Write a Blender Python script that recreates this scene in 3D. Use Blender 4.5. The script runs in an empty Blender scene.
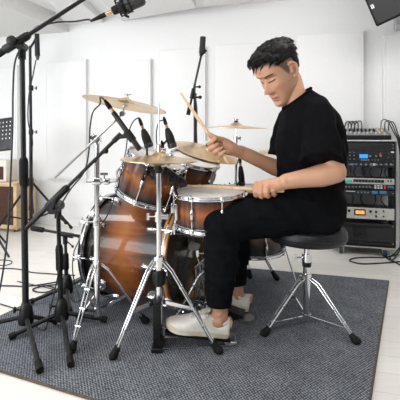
import bpy, math, random
from mathutils import Vector, Matrix, noise
V=Vector
random.seed(7)
sc=bpy.context.scene
col=sc.collection
CH=.98; FP=380.0; HY=133.0
def Q(px,py,D): return V(((px-200)/FP*D, D, CH-(py-HY)/FP*D))
def G(px,py):
    D=CH*FP/(py-HY); return V(((px-200)/FP*D,D,0))
# ---------------- camera
cam=bpy.data.objects.new('camera',bpy.data.cameras.new('camera')); col.objects.link(cam)
cam.location=(0,0,CH); cam.rotation_euler=(math.pi/2,0,0)
cam.data.sensor_width=36; cam.data.lens=36*FP/400; cam.data.shift_y=-(200-HY)/400; cam.data.clip_start=.05
sc.camera=cam
# ---------------- materials
def mat(name,color,rough=.5,metal=0,coat=0,spec=None,alpha=None,emis=None,trans=0,sheen=0):
    m=bpy.data.materials.new(name); m.use_nodes=True
    b=m.node_tree.nodes['Principled BSDF']
    b.inputs['Base Color'].default_value=(*color,1); b.inputs['Roughness'].default_value=rough
    b.inputs['Metallic'].default_value=metal; b.inputs['Coat Weight'].default_value=coat
    b.inputs['Coat Roughness'].default_value=.06
    if spec is not None: b.inputs['Specular IOR Level'].default_value=spec
    if alpha is not None: b.inputs['Alpha'].default_value=alpha
    if trans: b.inputs['Transmission Weight'].default_value=trans
    if sheen: b.inputs['Sheen Weight'].default_value=sheen
    if emis: b.inputs['Emission Color'].default_value=(*emis[0],1); b.inputs['Emission Strength'].default_value=emis[1]
    return m
class NT:
    def __init__(s,m): s.m=m; s.t=m.node_tree; s.b=s.t.nodes['Principled BSDF']
    def n(s,ty,**k):
        x=s.t.nodes.new(ty)
        for a,b in k.items():
            if isinstance(a,str) and hasattr(x,a): setattr(x,a,b)
        return x
    def l(s,a,b): s.t.links.new(a,b)
    def ramp(s,src,stops):
        r=s.t.nodes.new('ShaderNodeValToRGB'); cr=r.color_ramp
        while len(cr.elements)<len(stops): cr.elements.new(.5)
        for e,(p,c) in zip(cr.elements,stops): e.position=p; e.color=(*c,1)
        s.l(src,r.inputs[0]); return r.outputs[0]
    def math(s,op,a,b=None,c=None):
        x=s.t.nodes.new('ShaderNodeMath'); x.operation=op
        for i,v in enumerate((a,b,c)):
            if v is None: continue
            if isinstance(v,(int,float)): x.inputs[i].default_value=v
            else: s.l(v,x.inputs[i])
        return x.outputs[0]
    def bump(s,h,st,dist=.01):
        x=s.t.nodes.new('ShaderNodeBump'); x.inputs['Strength'].default_value=st; x.inputs['Distance'].default_value=dist
        s.l(h,x.inputs['Height']); s.l(x.outputs[0],s.b.inputs['Normal'])
def noisy(m,scale,c1,c2,bump=0,detail=4,coord='Object',stretch=(1,1,1),dist=.002):
    N=NT(m); tc=N.n('ShaderNodeTexCoord'); mp=N.n('ShaderNodeMapping'); mp.inputs['Scale'].default_value=stretch
    N.l(tc.outputs[coord],mp.inputs[0]); no=N.n('ShaderNodeTexNoise'); no.inputs['Scale'].default_value=scale; no.inputs['Detail'].default_value=detail
    N.l(mp.outputs[0],no.inputs[0]); N.l(N.ramp(no.outputs[0],[(.35,c1),(.65,c2)]),N.b.inputs['Base Color'])
    if bump: N.bump(no.outputs[0],bump,dist)
    return m
CHROME=noisy(mat('chrome',(.7,.71,.73),.11,1),9,(.64,.65,.67),(.76,.77,.78))
STEEL=noisy(mat('brushed_steel',(.6,.6,.61),.3,1),30,(.52,.52,.53),(.66,.66,.67))
BLK=noisy(mat('black_plastic',(.012,.012,.014),.42,spec=.3),25,(.004,.004,.005),(.010,.010,.011))
BMET=noisy(mat('black_metal',(.015,.015,.018),.38,0,.05,spec=.35),18,(.004,.004,.005),(.010,.010,.012))
RUB=noisy(mat('black_rubber',(.012,.012,.012),.7,spec=.25),40,(.004,.004,.004),(.010,.010,.010),.2)
CAB=noisy(mat('cable_rubber',(.01,.01,.012),.5),40,(.007,.007,.009),(.016,.016,.018))
LEATH=noisy(mat('black_leather',(.014,.014,.017),.42,spec=.35),60,(.007,.007,.009),(.014,.014,.017),.25)
GOLD=noisy(mat('brass_connector',(.75,.5,.3),.25,1),20,(.7,.45,.28),(.8,.58,.38))
MICG=noisy(mat('dark_mic_body',(.04,.04,.042),.4,.3),40,(.012,.012,.013),(.025,.025,.027))
MESH=noisy(mat('mic_grille',(.06,.06,.065),.4,.6),300,(.01,.01,.01),(.12,.12,.13),.4)
WOODST=noisy(mat('hickory_stick',(.72,.5,.3),.45),30,(.66,.44,.25),(.80,.60,.38),0,4,'Object',(1,1,1))
COATW=noisy(mat('coated_drum_skin',(.78,.77,.74),.45),25,(.72,.71,.68),(.84,.83,.8),.05)
CLEARH=mat('smoky_drum_skin',(.06,.045,.035),.14,0,.5,alpha=.9); noisy(CLEARH,3,(.07,.052,.042),(.13,.10,.08))
AMBER=noisy(mat('amber_wood_hoop',(.45,.2,.06),.2,0,.6),14,(.36,.15,.045),(.55,.27,.09),0,4,'Object',(1,1,4))
BHOOP=noisy(mat('black_lacquer',(.01,.008,.008),.12,0,.8),10,(.006,.005,.005),(.016,.013,.012))
# shell finish: amber middle going to black at both rims
def burst(name,h,mid,warm,edge):
    m=mat(name,mid,.4,0,.5,spec=.25); N=NT(m); tc=N.n('ShaderNodeTexCoord'); sp=N.n('ShaderNodeSeparateXYZ'); N.l(tc.outputs['Object'],sp.inputs[0])
    t=N.math('DIVIDE',N.math('ABSOLUTE',sp.outputs[2]),h/2)
    mp=N.n('ShaderNodeMapping'); mp.inputs['Scale'].default_value=(14,14,1.6); N.l(tc.outputs['Object'],mp.inputs[0])
    no=N.n('ShaderNodeTexNoise'); no.inputs['Scale'].default_value=2.2; no.inputs['Detail'].default_value=6; no.inputs['Distortion'].default_value=1.2; N.l(mp.outputs[0],no.inputs[0])
    t2=N.math('ADD',t,N.math('MULTIPLY',N.math('SUBTRACT',no.outputs[0],.5),.55))
    N.l(N.ramp(t2,[(0,mid),(.33,warm),(.56,edge),(.74,(.006,.004,.003))]),N.b.inputs['Base Color'])
    return m
# cymbal bronze
def bronze(name,c1,c2,r):
    m=mat(name,c1,r,.9); N=NT(m); tc=N.n('ShaderNodeTexCoord'); sp=N.n('ShaderNodeSeparateXYZ'); N.l(tc.outputs['Object'],sp.inputs[0])
    rr=N.math('SQRT',N.math('ADD',N.math('POWER',sp.outputs[0],2.0),N.math('POWER',sp.outputs[1],2.0)))
    cb=N.n('ShaderNodeCombineXYZ'); N.l(N.math('MULTIPLY',rr,160.0),cb.inputs[0])
    no=N.n('ShaderNodeTexNoise'); no.inputs['Scale'].default_value=1.0; no.inputs['Detail'].default_value=5; N.l(cb.outputs[0],no.inputs[0])
    n2=N.n('ShaderNodeTexNoise'); n2.inputs['Scale'].default_value=9; N.l(tc.outputs['Object'],n2.inputs[0])
    N.l(N.ramp(N.math('ADD',N.math('MULTIPLY',no.outputs[0],.6),N.math('MULTIPLY',n2.outputs[0],.4)),[(.35,c1),(.65,c2)]),N.b.inputs['Base Color'])
    N.bump(no.outputs[0],.35,.002); return m
BRONZE=bronze('cymbal_bronze',(.58,.38,.20),(.88,.68,.44),.28)
# walls etc
WALL=noisy(mat('white_wall_paint',(.8,.8,.8),.9),60,(.79,.795,.80),(.81,.815,.82),.05)
CEIL=noisy(mat('white_ceiling_paint',(.78,.78,.79),.9),40,(.88,.885,.89),(.90,.905,.91),.03)
PANEL=noisy(mat('panel_fabric',(.8,.8,.8),.95),400,(.74,.745,.75),(.86,.865,.87),.25)
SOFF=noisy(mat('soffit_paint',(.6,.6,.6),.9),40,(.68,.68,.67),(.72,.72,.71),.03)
FLOOR=mat('whitewashed_planks',(.7,.68,.65),.38,0,.15)
N=NT(FLOOR); tc=N.n('ShaderNodeTexCoord'); mp=N.n('ShaderNodeMapping'); mp.inputs['Rotation'].default_value=(0,0,math.radians(14)); N.l(tc.outputs['Object'],mp.inputs[0])
br=N.n('ShaderNodeTexBrick'); br.inputs['Scale'].default_value=1; br.inputs['Brick Width'].default_value=1.3; br.inputs['Row Height'].default_value=.13; br.inputs['Mortar Size'].default_value=.0018
br.inputs['Color1'].default_value=(.80,.775,.735,1); br.inputs['Color2'].default_value=(.86,.84,.80,1); br.inputs['Mortar'].default_value=(.66,.63,.59,1); N.l(mp.outputs[0],br.inputs[0])
mp2=N.n('ShaderNodeMapping'); mp2.inputs['Scale'].default_value=(2,30,1); mp2.inputs['Rotation'].default_value=(0,0,math.radians(14)); N.l(tc.outputs['Object'],mp2.inputs[0])
no=N.n('ShaderNodeTexNoise'); no.inputs['Scale'].default_value=2; no.inputs['Detail'].default_value=6; N.l(mp2.outputs[0],no.inputs[0])
mx=N.n('ShaderNodeMixRGB'); mx.blend_type='MULTIPLY'; mx.inputs[0].default_value=.5; N.l(br.outputs[0],mx.inputs[1]); N.l(N.ramp(no.outputs[0],[(.3,(.88,.87,.85)),(.7,(1,1,1))]),mx.inputs[2]); N.l(mx.outputs[0],N.b.inputs['Base Color'])
RUG=mat('woven_rug',(.1,.12,.15),.95,spec=.1)
N=NT(RUG); tc=N.n('ShaderNodeTexCoord'); mp=N.n('ShaderNodeMapping'); mp.inputs['Rotation'].default_value=(0,0,math.radians(17)); N.l(tc.outputs['Object'],mp.inputs[0])
sp=N.n('ShaderNodeSeparateXYZ'); N.l(mp.outputs[0],sp.inputs[0])
K=2*math.pi/.0135
w=N.math('MULTIPLY',N.math('SINE',N.math('MULTIPLY',sp.outputs[0],K)),N.math('SINE',N.math('MULTIPLY',sp.outputs[1],K*.8)))
no=N.n('ShaderNodeTexNoise'); no.inputs['Scale'].default_value=130; no.inputs['Detail'].default_value=2; N.l(mp.outputs[0],no.inputs[0])
n3=N.n('ShaderNodeTexNoise'); n3.inputs['Scale'].default_value=9; n3.inputs['Detail'].default_value=3; N.l(mp.outputs[0],n3.inputs[0])
h=N.math('ADD',N.math('MULTIPLY',w,.22),N.math('ADD',N.math('MULTIPLY',no.outputs[0],.8),N.math('MULTIPLY',n3.outputs[0],.2)))
N.l(N.ramp(h,[(.28,(.034,.038,.047)),(.5,(.112,.122,.14)),(.72,(.30,.315,.34))]),N.b.inputs['Base Color']); N.bump(h,.6,.004)
BIND=noisy(mat('rug_binding',(.1,.07,.055),.9),90,(.06,.045,.035),(.13,.09,.065))
# ---------------- mesh builder
WM={}
class MB:
    def __init__(s): s.v=[]; s.f=[]
    def add(s,vs,fs,M=None):
        o=len(s.v)
        s.v+= [ (M@V(v)) if M is not None else V(v) for v in vs]
        s.f+= [tuple(i+o for i in f) for f in fs]; return s
    def box(s,c,size,M=None,bev=0):
        x,y,z=[k/2 for k in size]; c=V(c)
        if bev<=0:
            vs=[c+V((a*x,b*y,d*z)) for a in(-1,1) for b in(-1,1) for d in(-1,1)]
            return s.add(vs,[(0,1,3,2),(4,6,7,5),(0,4,5,1),(2,3,7,6),(0,2,6,4),(1,5,7,3)],M)
        bm=bmesh_box(size,bev)
        return s.add([c+V(v) for v in bm[0]],bm[1],M)
    def tube(s,pts,r,seg=12,cap=True,M=None,flat=None):
        pts=[V(p) for p in pts]; n=len(pts)
        rs=r if isinstance(r,(list,tuple)) else [r]*n
        vs=[];fs=[]
        T=[(pts[min(i+1,n-1)]-pts[max(i-1,0)]).normalized() for i in range(n)]
        up=V((0,0,1)) if abs(T[0].z)<.9 else V((1,0,0))
        a=(up-T[0]*up.dot(T[0])).normalized()
        for i in range(n):
            a=(a-T[i]*a.dot(T[i])).normalized(); b=T[i].cross(a)
            ra,rb=(rs[i],rs[i]) if not isinstance(rs[i],(tuple,list)) else rs[i]
            for k in range(seg):
                t=2*math.pi*k/seg; vs.append(pts[i]+a*(math.cos(t)*ra)+b*(math.sin(t)*rb))
        for i in range(n-1):
            for k in range(seg):
                k2=(k+1)%seg; fs.append((i*seg+k,i*seg+k2,(i+1)*seg+k2,(i+1)*seg+k))
        if cap: fs.append(tuple(range(seg-1,-1,-1))); fs.append(tuple((n-1)*seg+k for k in range(seg)))
        return s.add(vs,fs,M)
    def bar(s,p0,p1,w,t,side,M=None):   # flat bar, wide along side
        p0=V(p0);p1=V(p1); d=(p1-p0).normalized(); side=V(side); side=(side-d*side.dot(d)).normalized(); u=d.cross(side)
        vs=[p+side*(a*w/2)+u*(b*t/2) for p in(p0,p1) for a,b in((-1,-1),(1,-1),(1,1),(-1,1))]
        return s.add(vs,[(3,2,1,0),(4,5,6,7),(0,1,5,4),(1,2,6,5),(2,3,7,6),(3,0,4,7)],M)
    def lathe(s,prof,seg=48,M=None,closed=False):
        vs=[];fs=[];n=len(prof)
        for r,z in prof:
            for k in range(seg):
                t=2*math.pi*k/seg; vs.append((r*math.cos(t),r*math.sin(t),z))
        for i in range(n if closed else n-1):
            j=(i+1)%n
            for k in range(seg):
                k2=(k+1)%seg; fs.append((i*seg+k,i*seg+k2,j*seg+k2,j*seg+k))
        if not closed:
            if prof[0][0]>1e-6: fs.append(tuple(range(seg-1,-1,-1)))
            if prof[-1][0]>1e-6: fs.append(tuple((n-1)*seg+k for k in range(seg)))
        return s.add(vs,fs,M)
    def ball(s,c,r,seg=16,M=None):
        c=V(c); r=r if isinstance(r,(tuple,list)) else (r,r,r); vs=[];fs=[];h=seg//2
        for i in range(h+1):
            p=math.pi*i/h
            for k in range(seg):
                t=2*math.pi*k/seg; vs.append(c+V((r[0]*math.sin(p)*math.cos(t),r[1]*math.sin(p)*math.sin(t),r[2]*math.cos(p))))
        for i in range(h):
            for k in range(seg):
                k2=(k+1)%seg; fs.append((i*seg+k,(i+1)*seg+k,(i+1)*seg+k2,i*seg+k2))
        return s.add(vs,fs,M)
    def ell(s,c,axes,M=None,seg=16):   # ellipsoid with axis vectors
        A=Matrix((axes[0],axes[1],axes[2])).transposed().to_4x4(); A.translation=V(c)
        return s.ball((0,0,0),1,seg,(M@A) if M is not None else A)
    def prism(s,poly,y0,y1,M=None):   # polygon in xz extruded along y
        n=len(poly); vs=[(x,y0,z) for x,z in poly]+[(x,y1,z) for x,z in poly]
        fs=[tuple(range(n)),tuple(range(2*n-1,n-1,-1))]+[(i,n+i,n+(i+1)%n,(i+1)%n) for i in range(n)]
        return s.add(vs,fs,M)
    def mesh(s,name,inv=None):
        me=bpy.data.meshes.new(name)
        me.from_pydata([(inv@v if inv is not None else v) for v in s.v],[],s.f)
        import bmesh
        bm=bmesh.new(); bm.from_mesh(me); bmesh.ops.remove_doubles(bm,verts=bm.verts,dist=1e-6); bmesh.ops.recalc_face_normals(bm,faces=bm.faces); bm.to_mesh(me); bm.free()
        return me
    def build(s,name,m,parent=None,smooth=True,local=False,label=None,M=None,bevel=0):
        """world coordinates unless local; M is the object's own matrix for top-level objects"""
        P=WM.get(parent,Matrix()) if parent else (M or Matrix())
        me=s.mesh(name,None if local else P.inverted())
        o=bpy.data.objects.new(name,me); col.objects.link(o); me.materials.append(m)
        if parent: o.parent=parent
        else: o.matrix_world=P
        WM[o]=P
        if smooth:
            for p in me.polygons: p.use_smooth=True
            sharp(me,math.radians(38))
        if bevel:
            b=o.modifiers.new('bevel','BEVEL'); b.width=bevel; b.segments=2; b.limit_method='ANGLE'
        if label: o['label']=label
        return o
def sharp(me,ang):
    import bmesh
    bm=bmesh.new(); bm.from_mesh(me)
    for e in bm.edges:
        if len(e.link_faces)==2 and e.calc_face_angle(0)>ang: e.smooth=False
    bm.to_mesh(me); bm.free()
_bb={}
def bmesh_box(size,bev):
    import bmesh
    k=(tuple(size),bev)
    if k in _bb: return _bb[k]
    bm=bmesh.new(); bmesh.ops.create_cube(bm,size=1)
    for v in bm.verts: v.co=V((v.co.x*size[0],v.co.y*size[1],v.co.z*size[2]))
    bmesh.ops.bevel(bm,geom=bm.edges[:],offset=bev,segments=3,profile=.5,affect='EDGES')
    bm.verts.index_update()
    r=([v.co.copy() for v in bm.verts],[tuple(v.index for v in f.verts) for f in bm.faces]); bm.free(); _bb[k]=r; return r
def thing(name,label,cat,loc=(0,0,0),M=None,group=None):
    o=bpy.data.objects.new(name,None); col.objects.link(o); o.empty_display_size=.05
    M=M if M is not None else Matrix.Translation(V(loc)); o.matrix_world=M; WM[o]=M
    o['label']=label; o['category']=cat
    if group: o['group']=group
    return o
def tag(o,label,cat,group=None,kind=None):
    o['label']=label; o['category']=cat
    if group:o['group']=group
    if kind:o['kind']=kind
    return o
def struct(o): o['kind']='structure'; return o
def frame(origin,x=None,y=None,z=None):
    """matrix from origin and axes; z kept, x orthogonalised"""
    z=V(z).normalized(); x=V(x); x=(x-z*x.dot(z)).normalized(); y=z.cross(x)
    M=Matrix((x,y,z)).transposed().to_4x4(); M.translation=V(origin); return M
def along(p,d): # matrix with local z along d at p
    d=V(d).normalized(); u=V((0,0,1)) if abs(d.z)<.95 else V((1,0,0)); return frame(p,x=u.cross(d),z=d)
def spline(pts,n=8):
    pts=[V(p) for p in pts]; P=[pts[0]*2-pts[1]]+pts+[pts[-1]*2-pts[-2]]; out=[]
    for i in range(1,len(P)-2):
        a,b,c,d=P[i-1:i+3]
        for k in range(n):
            t=k/n; out.append(.5*((2*b)+(c-a)*t+(2*a-5*b+4*c-d)*t*t+(3*b-a-3*c+d)*t**3))
    out.append(pts[-1]); return out
def lerp(a,b,t): return a+(b-a)*t
def interp(x,tab):
    if x<=tab[0][0]: return tab[0][1]
    for (a,b),(c,d) in zip(tab,tab[1:]):
        if x<=c: return b+(d-b)*(x-a)/(c-a)
    return tab[-1][1]
# ================= ROOM
wd=V((.97,-.25,0)).normalized(); wn=V((-wd.y,wd.x,0))  # wn points away from the camera
W0=V((-1.61,4.08,0))
def onplane(px,py,o,n):
    d=V(((px-200)/FP,1,-(py-HY)/FP)); c=V((0,0,CH)); t=(o-c).dot(n)/d.dot(n); return c+d*t
def WP(px,py,off=0): return onplane(px,py,W0-wn*off,wn)
CZ=2.19
b=MB(); b.box((0,.6,-.05),(7.4,9.4,.1)); struct(b.build('floor',FLOOR,smooth=False))
MW=frame(W0,x=wd,z=(0,0,1))
b=MB(); b.box((1.6,.06,1.1),(7.6,.12,2.3)); struct(b.build('wall_back',WALL,local=True,M=MW,smooth=False))
b=MB(); b.box((0,.6,CZ+.05),(7.4,9.4,.1)); struct(b.build('ceiling',CEIL,smooth=False))
b=MB(); b.box((1.6,-.009,.035),(7.2,.018,.07)); struct(b.build('baseboard_back',WALL,local=True,M=MW,bevel=.004))
b=MB(); b.box((3.6,.6,1.08),(.1,9.4,2.2)); struct(b.build('wall_right',WALL,smooth=False))
BLOCKG=noisy(mat('light_blocker_grey',(.2,.2,.2),.9),60,(.13,.13,.135),(.16,.16,.165),.05)  # dark tone chosen for contrast in the chrome
b=MB(); b.box((0,-2.9,1.08),(7.4,.1,2.3)); struct(b.build('light_blocker_front',BLOCKG,smooth=False))  # unseen dark wall added behind the camera to cut fill and darken reflections
# left wall with a long window opening
b=MB(); b.box((-3.6,.6,.3),(.1,9.4,.6)); b.box((-3.6,.6,2.12),(.1,9.4,.12)); b.box((-3.6,4.4,1.2),(.1,1.8,1.9)); b.box((-3.6,-3.4,1.2),(.1,1.6,1.9))
struct(b.build('wall_left',WALL,smooth=False))
b=MB()
for yy in (-2.6,-.6,1.4,3.45): b.box((-3.6,yy,1.33),(.06,.06,1.46))
b.box((-3.6,.45,.63),(.06,6.1,.06)); b.box((-3.6,.45,2.03),(.06,6.1,.06)); struct(b.build('window_1',WALL,smooth=False))
# lowered soffit on the left
sp_=[(-3.5,-1),( -2.3,-1),(-1.67,3.18),(-1.36,4.10),(-3.5,4.7)]
b=MB(); b.add([(x,y,2.05) for x,y in sp_]+[(x,y,CZ+.01) for x,y in sp_],[(0,1,2,3,4),(9,8,7,6,5)]+[(i,(i+1)%5,5+(i+1)%5,5+i) for i in range(5)])
o=b.build('trim_1',SOFF,smooth=False); struct(o)
# ceiling acoustic boards
def cboard(p4,z,lab):
    pts=[V((x,y,z)) for x,y in p4]; b=MB(); b.add(pts+[p+V((0,0,CZ-z)) for p in pts],[(0,1,2,3),(7,6,5,4)]+[(i,(i+1)%4,4+(i+1)%4,4+i) for i in range(4)])
    tag(b.build('ceiling_panel',PANEL,bevel=.004),lab,'acoustic panel',group='white acoustic panels on the ceiling')
def CP(px,py,z):
    D=(z-CH)*FP/(HY-py); return ((px-200)/FP*D,D)
cboard([CP(122,21,2.12),CP(196,8,2.12),(CP(196,8,2.12)[0]-.15,2.6),(CP(122,21,2.12)[0]-.1,2.6)],2.12,'white ceiling panel above the large black microphone')
cboard([CP(70,31,2.12),CP(106,25,2.12),(CP(106,25,2.12)[0]-.1,2.6),(CP(70,31,2.12)[0]+.25,2.6)],2.12,'white ceiling panel left of the large black microphone')
cboard([CP(205,7,2.12),CP(243,0.5,2.12),(CP(243,0,2.12)[0]-.1,2.6),(CP(205,7,2.12)[0]-.1,2.6)],2.12,'white ceiling panel above the overhead microphone stand')
# downlights
def downlight(p,lab):
    t=thing('downlight',lab,'ceiling light',loc=p,group='recessed ceiling downlights')
    M=Matrix.Translation(V(p))
    MB().lathe([(.085,0),(.082,-.006),(.066,-.008),(.062,0)],40,M,closed=True).build('trim_ring',CEIL,t)
    MB().lathe([(0,-.003),(.064,-.003),(.064,.0),(0,0)],40,M).build('lamp',LAMP,t)
LAMP=mat('downlight_lamp',(1,1,1),.5,emis=((1,.97,.92),9))
downlight((*CP(29,7,CZ),CZ-.001),'round lit downlight recessed in the ceiling at top left')
# wall panels
def wpanel(x0,x1,y0,y1,lab,th=.045,edge=.0):
    a=WP(x0,y0); c=WP(x1,y1); u0=(MW.inverted()@a); u1=(MW.inverted()@c)
    x_0,x_1=u0.x,u1.x; z1,z0=u0.z,u1.z
    t=thing('acoustic_panel',lab,'acoustic panel',M=MW@Matrix.Translation((x_0,0,z0)),group='white fabric acoustic panels on the wall')
    b=MB(); b.box(((x_1-x_0)/2,-th/2-.002,(z1-z0)/2),(x_1-x_0-.03,th,z1-z0-.03),None,.006); b.build('fabric_face',PANEL,t,local=True)
    b=MB(); 
    for c_,s_ in ((((x_1-x_0)/2,-th/2,.0075),(x_1-x_0,th,.015)),(((x_1-x_0)/2,-th/2,z1-z0-.0075),(x_1-x_0,th,.015)),((.0075,-th/2,(z1-z0)/2),(.015,th,z1-z0-.03)),((x_1-x_0-.0075,-th/2,(z1-z0)/2),(.015,th,z1-z0-.03))): b.box(c_,s_)
    b.build('panel_frame',WALL,t,local=True,smooth=False)
wpanel(-60,20,70,180,'white wall panel at the far left, behind the music stand')
wpanel(48,88,62,179,'white wall panel left of the chrome boom cymbal stand')
wpanel(97,152,62,179,'white wall panel behind the tilted crash cymbal')
wpanel(160,206,50,183,'white wall panel behind the overhead microphone stand')
wpanel(214,290,45,190,'white wall panel behind the drummer\'s face')
wpanel(296,362,36,186,'white wall panel behind the drummer\'s back and shoulder',.07)
wpanel(382,440,36,190,'white wall panel behind the equipment rack, at right edge')
# ================= RUG
fr=[V((*p,0)) for p in ((.405,1.0),(1.24,2.50),(-.78,3.02),(-1.32,1.75))]
# corners from edge lines: right edge (.624,1.394)-(1.24,2.50); front edge (-.82,1.557)-(-.403,1.394); left edge (-1.06,2.02)-(-.918,2.325)
def isect(a,b,c,d):
    a,b,c,d=[V(p) for p in(a,b,c,d)]; r=b-a; s=d-c; t=((c-a).x*s.y-(c-a).y*s.x)/(r.x*s.y-r.y*s.x); return a+r*t
R1=isect((.624,1.394),(1.24,2.5),(-.82,1.557),(-.403,1.394)); R2=V((1.24,2.50))
R3=isect((-1.06,2.02),(-.918,2.325),(1.24,2.5),(.629,2.657)); R4=isect((-1.06,2.02),(-.918,2.325),(-.82,1.557),(-.403,1.394))
rug=thing('rug','dark blue-grey woven rug under the whole drum kit','rug',loc=(0,2,0))
cs=[R1,R2,R3,R4]; RT=.009
def ruglike(cs,z0,z1,name,m,par,sub=False):
    b=MB(); b.add([(c.x,c.y,z0) for c in cs]+[(c.x,c.y,z1) for c in cs],[(0,1,2,3),(4,5,6,7)]+[(i,(i+1)%4,4+(i+1)%4,4+i) for i in range(4)]); return b.build(name,m,par,smooth=False)
ruglike(cs,.0005,RT,'woven_field',RUG,rug)
b=MB()
for i in range(4): 
    p,q=cs[i],cs[(i+1)%4]; b.tube([(p.x,p.y,.0055),(q.x,q.y,.0055)],.005,8)
b.build('bound_edge',BIND,rug)
# ================= DRUMS
def drum(name,label,cat,M,R,h,nl,shellm,headm,hoopm=CHROME,claws=False,phase=0,lugmid=True,bothead=None,hoopm2=None,group=None):
    t=thing(name,label,cat,M=M,group=group)
    MB().lathe([(R-.007,-h/2),(R,-h/2),(R,h/2),(R-.007,h/2)],72,closed=True).build('shell',shellm,t,local=True)
    for s,nm,hm in ((1,'batter_head',headm),(-1,'resonant_head',bothead or headm)):
        z=s*(h/2+.002)
        MB().lathe([(0,z+s*.001),(R-.004,z+s*.001),(R+.004,z-s*.003),(R+.004,z-s*.008),(R+.001,z-s*.008),(R+.001,z-s*.003),(R-.006,z-s*.001),(0,z-s*.001)],72).build(nm,hm,t,local=True)
        hm2=(hoopm if s==1 else (hoopm2 or hoopm))
        if claws:
            MB().lathe([(R+.002,z-s*.012),(R+.016,z-s*.012),(R+.017,z+s*.024),(R+.013,z+s*.027),(R+.004,z+s*.027),(R+.002,z+s*.022)],80,closed=True).build('hoop',hm2,t,local=True)
            MB().lathe([(R+.0165,z+s*.002),(R+.0185,z+s*.003),(R+.0185,z+s*.011),(R+.0165,z+s*.012)],80,closed=True).build('hoop_inlay',CHROME,t,local=True)
        else:
            MB().lathe([(R+.005,z-s*.007),(R+.017,z-s*.007),(R+.0175,z-s*.0035),(R+.009,z-s*.001),(R+.007,z+s*.004),(R+.009,z+s*.009),(R+.0135,z+s*.011),(R+.0135,z+s*.0135),(R+.005,z+s*.012)],80,closed=True).build('hoop',hm2,t,local=True)
    for k in range(nl):
        a=2*math.pi*(k+phase)/nl; Rz=Matrix.Rotation(a,4,'Z')
        if claws:
            for s in (1,-1):
                lg=MB(); zc=s*(h/2-.075)
                lg.ell((R+.012,0,zc),((.016,0,0),(0,.012,0),(0,0,.03)),Rz); lg.box((R+.004,0,zc),(.01,.02,.05),Rz,.003)
                L=lg.build('lug',CHROME,t,local=True)
                rd=MB(); rd.tube([(R+.022,0,zc),(R+.024,0,s*(h/2+.02))],.0035,8,M=Rz)
                rd.box((R+.018,0,s*(h/2+.02)),(.018,.026,.03),Rz,.004); rd.tube([(R+.024,-.022,s*(h/2+.045)),(R+.024,.022,s*(h/2+.045))],.005,8,M=Rz); rd.tube([(R+.024,0,s*(h/2+.02)),(R+.024,0,s*(h/2+.045))],.005,8,M=Rz)
                rd.build('claw',CHROME,L,local=True)
        else:
            lg=MB()
            ls=[0] if lugmid else [h/2-.055,-h/2+.055]
            for zc in ls:
                lg.ell((R+.009,0,zc),((.013,0,0),(0,.0095,0),(0,0,.034)),Rz); lg.box((R+.003,0,zc),(.008,.014,.04),Rz,.003)
            if not lugmid: lg.tube([(R+.006,0,ls[0]),(R+.006,0,ls[1])],.004,8,M=Rz)
            L=lg.build('lug',CHROME,t,local=True)
            rd=MB()
            for s in (1,-1): rd.tube([(R+.0125,0,ls[0 if s==1 else -1]),(R+.0125,0,s*(h/2+.012))],.0028,8,M=Rz); rd.tube([(R+.0125,0,s*(h/2+.000)),(R+.0125,0,s*(h/2+.020))],.0055,8,M=Rz); rd.box((R+.013,0,s*(h/2-.004)),(.014,.022,.010),Rz,.003)
            if not lugmid: rd.tube([(R+.0125,0,ls[0]),(R+.0125,0,ls[1])],.002,8,M=Rz)
            rd.build('tension_rod',CHROME,L,local=True)
    return t
BURS=burst('amber_burst_bass',.46,(.36,.12,.026),(.19,.05,.010),(.03,.009,.004))
BUR1=burst('amber_burst_tom',.22,(.36,.115,.020),(.15,.038,.007),(.08,.022,.008))
BUR2=burst('amber_burst_snare',.17,(.34,.10,.016),(.15,.036,.007),(.08,.022,.008))
BUR3=burst('dark_burst_tom',.22,(.17,.055,.014),(.09,.026,.008),(.05,.015,.007))
BUR4=burst('dark_burst_floor_tom',.38,(.26,.10,.04),(.18,.06,.022),(.05,.015,.007))
# bass drum
ax=V((.93,-.37,0)).normalized()
Bc=V((-.088,2.10,.325)); Rc=Bc-ax*.46; bc=(Bc+Rc)/2
bd=drum('bass_drum','large amber burst bass drum lying on its side on the rug','drum',frame(bc,x=(0,0,1),z=ax),.275,.46,10,BURS,CLEARH,AMBER,claws=True,phase=.5,hoopm2=BHOOP,bothead=BHOOP)
for s in(-1,1):
    p=bc-ax*.12+V((ax.y,-ax.x,0))*0+ V((-ax.y*s,ax.x*s,0))*.0
    side=V((-ax.y,ax.x,0))*s
    a=bc-ax*.13+side*.235+V((0,0,-.14)); f=a+side*.10-ax*.09; f.z=.018
    q=MB(); q.tube([a,lerp(a,f,.9)],.007,10); q.box(a,(.03,.03,.05),None,.006); S=q.build('spur',CHROME,bd)
    q=MB(); q.tube([lerp(a,f,.86),f],[.011,.005],10); q.build('rubber_foot',RUB,S)
def tilt(o,tx,ty): # tx: lean to +x, ty: lean to camera
    z=V((tx,-ty,1)).normalized(); return frame(o,x=(1,0,0),z=z)
t1=drum('rack_tom','amber burst tom mounted left, just behind the hi-hat cymbals','drum',tilt(Q(151,177,2.03),.36,.14),.152,.20,6,BUR1,COATW,phase=.35)
t2=drum('rack_tom','smaller dark brown tom between the hi-hat and the snare drum, right of the amber tom','drum',tilt(Q(191,174,2.24),.27,.24),.136,.18,6,BUR3,COATW,phase=.25)
sn=drum('snare_drum','amber burst snare drum with white skin in front of the drummer\'s knee','drum',tilt(Q(210,207.5,1.92),-.02,.03),.172,.145,8,BUR2,COATW,phase=.36)
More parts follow.
